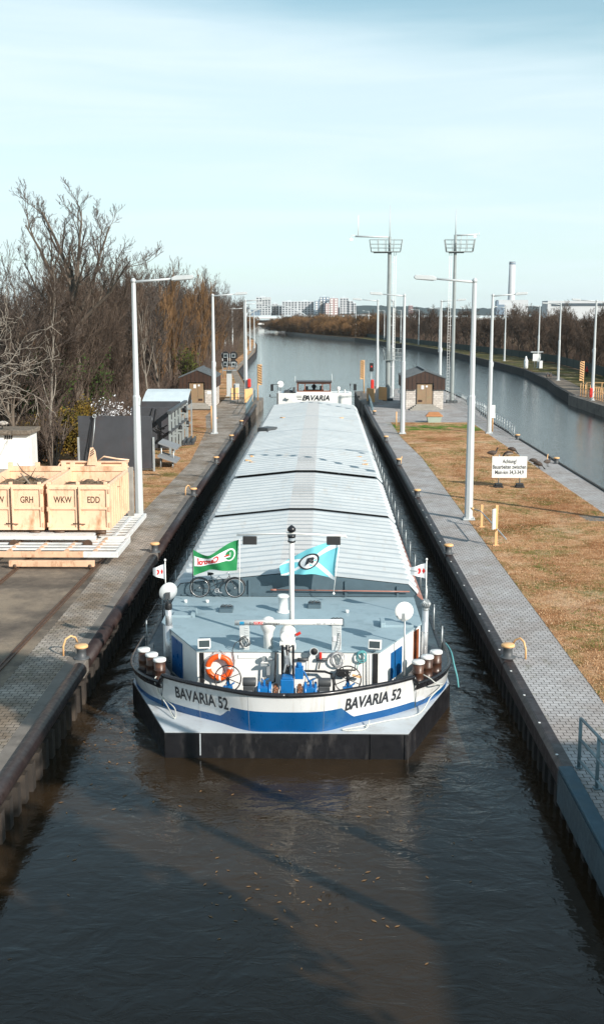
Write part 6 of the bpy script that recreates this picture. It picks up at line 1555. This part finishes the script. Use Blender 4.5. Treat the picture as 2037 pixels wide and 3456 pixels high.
for i in range(26):
    x=-36+i*12+r.uniform(-4,4)+10; y=960+r.uniform(0,80)+i*6
    bp2((x,y,0),r.uniform(0,6),'dark brown bush well behind the far peninsula edge',GB,r.uniform(1.1,1.6))
for i in range(12):
    y=760+i*45; x=-52-.02*i*45+r.uniform(-5,0)-4
    (bp1,bp2)[i%2]((x,y,0),r.uniform(0,6),'brown bush on the far left shore before the bridge',GB,r.uniform(.9,1.3))
# ------------------------------------------------------------------ far bridge, town, hills
br=thing('road_bridge','long pale girder bridge crossing the river in the distance','bridge',(-120,1300,0),world=True)
b=MB(); b.box(-300,260,1300,1312,6.4,11.6); b.build('parapet',M['canopy'],br)
b=MB(); b.box(-300,260,1299,1300,8.2,9.4); b.build('side_stripe',M['signwhite'],br)
b=MB(); b.box(-300,260,1303,1309,3.2,6.4); b.build('girder',M['brownclad'],br)
for x in (-86,-44,10,70): b=MB(); b.box(x-2,x+2,1301,1311,-3,6.4); b.build('pier',M['concrete'],br)
ar=thing('arch_bridge','thin white arch bridge showing above the girder bridge','bridge',(-90,1500,0),world=True)
for dy in (0,14):
    b=MB(); pts=[(-95+88*k/24,1500+dy,9+16*math.sin(PI*k/24)) for k in range(25)]; b.tube(pts,.6,6); b.build('arch',M['lamp'],ar)
b=MB(); b.box(-220,30,1500,1514,8.5,10.5); b.build('deck',M['canopy'],ar)
for k in range(2,23): x=-95+88*k/24; b=MB(); b.tube([(x,1500,10),(x,1500,9+16*math.sin(PI*k/24))],.15,4); b.build('hanger',M['lamp'],ar)
bt=thing('moored_boat','tiny dark and white boat beyond the far bridge','boat',(-62,1340,WZ))
b=MB(); b.prism([(-6,0),(5,0),(8,2),(5,4),(-6,4)],-.2,2.5); b.build('hull',M['black'],bt); b=MB(); b.box(-5,2,.6,3.4,2.5,5.0); b.build('cabin',M['white'],bt)
def apartment(label,x0,x1,z1,y,nf,nb,steps=None,wm='signwhite',d=16,dark='bglass'):
    t=thing('apartment_block',label,'building',((x0+x1)/2,y,0),world=True,group='apartment towers on the horizon')
    parts=steps or [(x0,x1,z1)]
    for (a,c,z) in parts:
        b=MB(); b.box(a,c,y,y+d,0,z); w=b.build('wall',M[wm],t)
        fl=max(3,int(z/4.1)); bays=max(2,int((c-a)/5.6))
        for f in range(3,fl):
            zz=f*z/fl
            for k in range(bays):
                xx=a+(c-a)*(k+.22)/bays; b=MB(); b.box(xx,xx+(c-a)/bays*.56,y-.25,y+.1,zz+.25,zz+z/fl*.68)
                b.build('window',M[dark],w)
        b=MB(); b.box(a+(c-a)*.3,a+(c-a)*.6,y+2,y+8,z,z+3); b.build('roof_box',M['canopy'],t)
    return t
# width helper: picture columns at distance y
def PX(px,y): return .72+(px-775)*y/2745*1.0
Y0=2200
M['blockwhite']=paint('block_render',(.50,.52,.54),.7,var=.05,nscale=.05,bump=0); M['blockred']=paint('block_red',(.36,.24,.24),.7,bump=0); M['blockblue']=paint('block_blue',(.15,.21,.28),.7,bump=0)
apartment('tall white apartment slab, leftmost of the distant towers',PX(632,Y0),PX(667,Y0),46,Y0,0,0,wm='blockwhite')
apartment('lower white apartment wing right of the leftmost tower',PX(668,Y0),PX(693,Y0),29,Y0+30,0,0,[(PX(668,Y0),PX(694,Y0),29),(PX(668,Y0),PX(684,Y0),34)],wm='blockwhite')
apartment('wide white apartment block left of the middle of the skyline',PX(694,Y0),PX(731,Y0),38,Y0+10,0,0,wm='blockwhite')
apartment('white apartment block with a dark lower corner in the middle of the skyline',PX(732,Y0),PX(771,Y0),38.5,Y0+25,0,0,wm='blockwhite')
apartment('stepped dark and white apartment tower right of the middle of the skyline',PX(773,Y0),PX(806,Y0),46,Y0,0,0,[(PX(773,Y0),PX(793,Y0),39),(PX(785,Y0),PX(808,Y0),46.5)],wm='blockblue',dark='signwhite')
apartment('reddish striped apartment tower in the skyline',PX(797,Y0),PX(829,Y0),42,Y0-20,0,0,[(PX(799,Y0),PX(811,Y0),34),(PX(809,Y0),PX(829,Y0),43.5)],wm='blockred',dark='signwhite')
apartment('stepped white apartment tower, rightmost of the cluster',PX(834,Y0),PX(872,Y0),42,Y0,0,0,[(PX(834,Y0),PX(855,Y0),44.5),(PX(853,Y0),PX(866,Y0),39),(PX(864,Y0),PX(873,Y0),35)],wm='blockwhite')
apartment('small red-brick block on the horizon between the masts',PX(1000,Y0),PX(1010,Y0),30,Y0,0,0,wm='blockred')
t=thing('white_hall','low white hall roof beyond the far brush','hall',(PX(890,1500),1500,0)); b=MB(); b.box(-45,45,0,40,0,6); b.build('wall',M['canopy'],t); b=MB(); b.lathe((0,20,6),[(30,0),(26,3),(14,6),(.1,7)],16); b.build('roof',M['signwhite'],t)
# power station
ps=thing('power_station_chimney','tall pale chimney rising behind the right-bank trees','chimney',(PX(1246,2000),2000,0))
b=MB(); b.lathe((0,0,0),[(7.6,0),(6.4,40),(5.2,103)],20,cap=True); b.build('shaft',M['blockwhite'],ps); b=MB(); b.lathe((0,0,99),[(5.5,0),(5.7,.5),(5.7,2),(5.3,2.5)],20); b.lathe((0,0,102.5),[(5.6,0),(5.6,1.2)],20); b.build('rim',M['blockblue'],ps)
t=thing('power_station','white and grey power station building below the tall chimney','building',(PX(1240,1990),1990,0))
b=MB(); b.box(-18,34,0,30,0,38); b.box(-10,8,-4,0,0,30); b.build('wall',M['blockwhite'],t); b=MB(); b.box(-22,-8,-6,10,0,30); b.box(-22,-18,-6,10,30,36); b.build('dark_wing',M['blockblue'],t)
t=thing('office_block','white office building at the far right behind the trees','building',(PX(1430,1200),1200,0))
b=MB(); b.box(-42,60,0,30,0,27); b.build('wall',M['blockwhite'],t); b=MB(); b.box(26,60,2,30,27,33.5); b.build('penthouse',M['blockwhite'],t)
b=MB(); b.box(-38,56,-.3,.1,21.5,24.5); b.build('window',M['bglass'],t)
for i,(x0,x1,h) in enumerate(((620,640,18),(575,612,22),(905,930,10),(950,985,9))):
    y=1700+60*i; t=thing('distant_house',('low grey building left of the towers','grey-brown building behind the left wood end','low pale building right of the tower cluster','low pale building below the wooded hill')[i],'building',(0,0,0),world=True)
    b=MB(); b.box(PX(x0,y),PX(x1,y),y,y+20,0,h); b.build('wall',M['canopy'] if i else M['blockblue'],t); b=MB(); b.box(PX(x0,y)-1,PX(x1,y)+1,y-1,y+21,h,h+1.5); b.build('roof',M['blockblue'],t)
# wooded hills
def hills(name,y,x0,x1,hf,seed,m,thick=400):
    b=MB(); n=160; rows=10
    for j in range(rows+1):
        for i in range(n+1):
            x=x0+(x1-x0)*i/n; f=math.sin(PI*.5*min(1,j/6)) if j<=6 else 1-.1*(j-6)
            z=hf(x)*f+ (5*mnoise.noise(Vector((x*.02,j*3.1,seed)))+3*mnoise.noise(Vector((x*.09,j*7.3,seed))))*(f>.2)
            b.v.append((x,y+thick*j/rows,max(0,z)))
    for j in range(rows):
        for i in range(n): k=j*(n+1)+i; b.face((k,k+1,k+n+2,k+n+1),0,True)
    tag(b.build(name,M[m]),kind='structure')
hills('wooded_hills',3400,-700,1500,lambda x:22+ (14 if x>100 else 14*max(0,(x+100)/200))+4*math.sin(x*.01),3,'hillgreen')
hills('distant_tree_line',1650,-500,1300,lambda x:9+2*math.sin(x*.03),8,'bushbrown',120)
# notice board, small things on the right bank
t=thing('notice_board','white notice board with a small roof on the right bank','notice board',(52.0,262,0)); b=MB(); b.box(-.9,.9,-.1,.1,1.9,3.6); b.build('panel',M['signwhite'],t); b=MB(); b.box(-1.4,1.4,-.5,.3,3.9,4.1); b.build('roof',M['lamp'],t)
for x in (-.5,.6): b=MB(); b.tube([(x,0,0),(x,0,4)],.09,6); b.build('post',M['steel'],t)
t=thing('bank_cabinet','small white cabinet at the foot of the lamp by the notice board','cabinet',(53.9,267,0)); b=MB(); b.box(-.35,.45,-.4,.4,0,1.8); b.build('body',M['signwhite'],t,bevel=.05)
t=thing('white_tank','small white cylinder left of the notice board','tank',(50.3,266,0)); b=MB(); b.lathe((0,0,0),[(.45,0),(.5,.2),(.5,1.9),(.3,2.2),(.15,2.9)],12); b.build('body',M['signwhite'],t)
for x,y,l in ((46.2,221,'white-fronted goose standing on the dark paving, left of two'),(46.9,221.5,'white-fronted goose standing on the dark paving, right of two')): PU((x,y,0),1.2,l,'geese on the right bank',1.6)
t=thing('traffic_light','small black signal left of the rightmost lamp on the right bank','signal light',(47.0,188,0)); b=MB(); b.tube([(0,0,0),(0,0,3)],.07,6); b.build('post',M['steel'],t); b=MB(); b.box(-.3,.3,-.2,.2,3,5.2); b.build('housing',M['black'],t,bevel=.04)
b=MB(); b.box(-.15,.15,-.22,-.2,3.4,3.8); b.build('lens',paint('signal_green',(.05,.5,.35),.3),t)
for x,y,l in ((56.5,232,'person in a red jacket walking behind the green fence'),(60,236,'person in a dark jacket at the fence, right of the red jacket')):
    pm=[(0,0,.0,.07),(0,0,.5,.1),(0,0,.9,.16),(0,0,1.2,.19),(0,0,1.55,.2),(0,0,1.68,.08),(0,0,1.75,.09),(0,0,1.86,.12),(0,0,1.98,.1),(0,0,2.05,.02)]
    b=MB(); 
    for s in (-.1,.1): b.tube([(s,.12*s*8,0),(s,0,.5),(s*.8,0,.98)],[.07,.09,.12],8,0)
    b.tube([(0,y2,z) for _,y2,z,_r in pm[2:]],[q[3] for q in pm[2:]],10,1)
    for s in (-1,1): b.tube([(s*.2,0,1.52),(s*.28,.03,1.2),(s*.24,-.1,.92)],[.07,.055,.04],8,1)
    for i in range(len(b.f)): pass
    p=b.build('person',[M['black'],M['red'] if x<58 else M['darkgrey']],loc=(x,y,0)); p.location=Vector((x,y,0))*S
    p.data.transform(Matrix.Translation(Vector((x,y,0))*S)); tag(p,l,'person')
# shade trees and an added shadow block behind the camera
t=thing('bare_tree','broad bare tree on the island behind the bridge, outside the photo','tree',(12.6,15.2,0)); tree_meshes(t,grow(seed=201,h=22,trunk_r=.3,spread=.42,limbs=10,lv=4,up=.3,twr=.04,first=.6,den=1.1),'bark','twig',1,3800,'ivy',5,.3)
sh=new_tree('ivy_shade_tree','x','tree','bark','twig','ivy-clad shade trees added beside the footbridge',seed=207,h=15,trunk_r=.3,spread=.65,limbs=12,lv=3,up=.25,twr=.04,first=.45,leaves=7000,leafm='ivy',ls=.3)  # unseen leafy trees added to throw soft shade on the near water
sh((10.8,1.2,0),0,'added ivy-clad shade tree nearest the footbridge, outside the photo'); sh((13.6,5.2,0),2,'added ivy-clad shade tree beyond the footbridge, outside the photo'); sh((16.4,2.2,0),4,'added ivy-clad shade tree farthest along the footbridge, outside the photo')
t=thing('shade_block','tall unseen block added for its shadow, outside the photo','building',(33,2,0),world=True)  # added block, sized so its shadow darkens the right paving and water
b=MB(); b.box(26.0,38,-6,10.8,-3,14.8); b.build('wall',M['concrete'],t); b=MB(); b.box(25.8,38.3,-6.3,11.2,14.8,15.3); b.build('roof',M['hutroof'],t)
t=thing('footbridge','footbridge over the lock from which the photo is taken','bridge',(0,-1.5,0),world=True)
b=MB(); b.box(-14,42,-2.8,-.35,10.2,10.6); b.build('deck',M['steel'],t); b=MB(); b.tube([(-14,-.45,11.8),(42,-.45,11.8)],.05,6); b.build('handrail',M['railsteel'],t)
# grass blades along the lawn
def blades(name,label,x0,x1,y0,y1,n,seed,mats,pw=1.0):
    r=random.Random(seed); b=MB()
    for i in range(n):
        x=r.uniform(x0,x1); y=y0+(y1-y0)*r.random()**pw
        g=mnoise.noise(Vector((x*.45,y*.3,2.0)))
        m=1 if g>.28 and r.random()<.7 else (2 if r.random()<.3 else 0)
        h=r.uniform(.03,.09); a=r.uniform(0,PI); w=.018; dx=w*math.cos(a); dy=w*math.sin(a); lx=r.uniform(-.06,.06); ly=r.uniform(-.06,.06)
        b.add([(x-dx,y-dy,.01),(x+dx,y+dy,.01),(x+lx,y+ly,h)],[(0,1,2)],m)
    tag(b.build(name,[M[q] for q in mats]),label,'grass',kind='stuff')
M['blade1']=leafmat('dry_blade',(.22,.12,.05),(.50,.31,.17)); M['blade2']=leafmat('green_blade',(.04,.09,.01),(.10,.17,.03)); M['blade3']=leafmat('straw_blade',(.40,.27,.15),(.62,.44,.28))
blades('lawn_grass','short dry grass with green tufts on the island lawn',10.14,19.18,34,110,60000,1,['blade1','blade2','blade3'],1.6)
blades('lawn_grass','short dry grass beside the left paving',-17,-10.4,58,125,14000,2,['blade1','blade2','blade3'],1.4)
# ------------------------------------------------------------------ light, sky, camera
EL=math.radians(28); AZ=math.radians(135)      # sun stands behind the camera's right shoulder
sd=Vector((math.sin(AZ)*math.cos(EL),math.cos(AZ)*math.cos(EL),math.sin(EL)))
L=bpy.data.lights.new('sun','SUN'); L.energy=4.8; L.angle=math.radians(.6); L.color=(1.0,.93,.84)
so=bpy.data.objects.new('sun',L); COL.objects.link(so); so.rotation_euler=(-sd).to_track_quat('-Z','Y').to_euler(); so.location=sd*300
w=bpy.data.worlds.new('World'); scn.world=w; w.use_nodes=True; t=w.node_tree; n=t.nodes; l=t.links; bg=n['Background']
sky=n.new('ShaderNodeTexSky'); sky.sky_type='NISHITA'; sky.sun_disc=False; sky.sun_elevation=EL; sky.sun_rotation=AZ; sky.altitude=100; sky.air_density=1.0; sky.dust_density=.6; sky.ozone_density=1.6
tc=n.new('ShaderNodeTexCoord'); sp=n.new('ShaderNodeSeparateXYZ'); l.new(tc.outputs['Generated'],sp.inputs[0])
def mth(op,a,b=0.0):
    m=n.new('ShaderNodeMath'); m.operation=op
    for i,v in enumerate((a,b)):
        if isinstance(v,bpy.types.NodeSocket): l.new(v,m.inputs[i])
        else: m.inputs[i].default_value=v
    return m.outputs[0]
def nz(scale,detail,sc,loc=(0,0,0),dist=0,rot=(0,0,0)):
    mp=n.new('ShaderNodeMapping'); l.new(tc.outputs['Generated'],mp.inputs[0]); mp.inputs['Scale'].default_value=sc; mp.inputs['Location'].default_value=loc; mp.inputs['Rotation'].default_value=rot
    q=n.new('ShaderNodeTexNoise'); q.inputs['Scale'].default_value=scale; q.inputs['Detail'].default_value=detail; q.inputs['Roughness'].default_value=.55; q.inputs['Distortion'].default_value=dist; l.new(mp.outputs[0],q.inputs['Vector']); return q.outputs['Fac']
def rmp(f,st):
    r=n.new('ShaderNodeValToRGB'); l.new(f,r.inputs[0]); e=r.color_ramp.elements
    while len(e)<len(st): e.new(.5)
    for q,(p,c) in zip(e,st): q.position=p; q.color=(c,c,c,1)
    r.color_ramp.interpolation='EASE'; return r.outputs[0]
# thin high cloud: a veil that ends in a slanting edge high up, with streaks
h=mth('ADD',sp.outputs[2],mth('MULTIPLY',sp.outputs[0],.10))
h=mth('ADD',h,mth('MULTIPLY',mth('SUBTRACT',nz(2.2,5,(1,1,7),dist=.3,rot=(0,.1,0)),.5),.10))
veil=rmp(h,[(.20,1.0),(.27,.28)])
streak=rmp(nz(3.0,7,(1,1,11),(3,0,1),.5,(0,.12,0)),[(.35,.0),(.7,1.0)])
fac=mth('MULTIPLY',veil,mth('ADD',.74,mth('MULTIPLY',streak,.16)))
fac=mth('MAXIMUM',fac,mth('MULTIPLY',streak,.16))
mx=n.new('ShaderNodeMix'); mx.data_type='RGBA'; l.new(fac,mx.inputs[0])
tint=n.new('ShaderNodeMix'); tint.data_type='RGBA'; tint.blend_type='MULTIPLY'; tint.inputs[0].default_value=1; l.new(sky.outputs[0],tint.inputs[6]); tint.inputs[7].default_value=(.92,1.24,1.08,1)
l.new(tint.outputs[2],mx.inputs[6]); mx.inputs[7].default_value=(7.1,8.35,8.85,1)
l.new(mx.outputs[2],bg.inputs[0]); bg.inputs[1].default_value=.092
HD=.00006
if HD:
    b=MB(); b.box(-3600,3600,-500,7100,-5.5,125); hz=b.build('haze',None); hz.data.materials.clear()
    hm=bpy.data.materials.new('haze'); hm.use_nodes=True; hm.node_tree.nodes.clear(); ho=hm.node_tree.nodes.new('ShaderNodeOutputMaterial'); hv=hm.node_tree.nodes.new('ShaderNodeVolumePrincipled'); hm.node_tree.links.new(hv.outputs[0],ho.inputs['Volume'])
    hv.inputs['Color'].default_value=(.92,.97,1.0,1); hv.inputs['Density'].default_value=HD; hv.inputs['Anisotropy'].default_value=.2; hz.data.materials.append(hm); tag(hz,'thin pale haze over the whole landscape','haze',kind='stuff')
cam=bpy.data.cameras.new('camera'); co=bpy.data.objects.new('camera',cam); COL.objects.link(co); scn.camera=co
cam.sensor_fit='VERTICAL'; cam.sensor_height=36; cam.lens=36*2745/2518; cam.clip_end=9000; cam.clip_start=.1
co.location=Vector((.72,0,12.5))*S
co.rotation_euler=(math.radians(90-10.01989),0,math.radians(.67826))
scn.view_settings.view_transform='Standard'; scn.view_settings.look='None'; scn.view_settings.exposure=.44; scn.view_settings.gamma=1
scn.render.engine='CYCLES'
scn.render.resolution_x=603; scn.render.resolution_y=1024
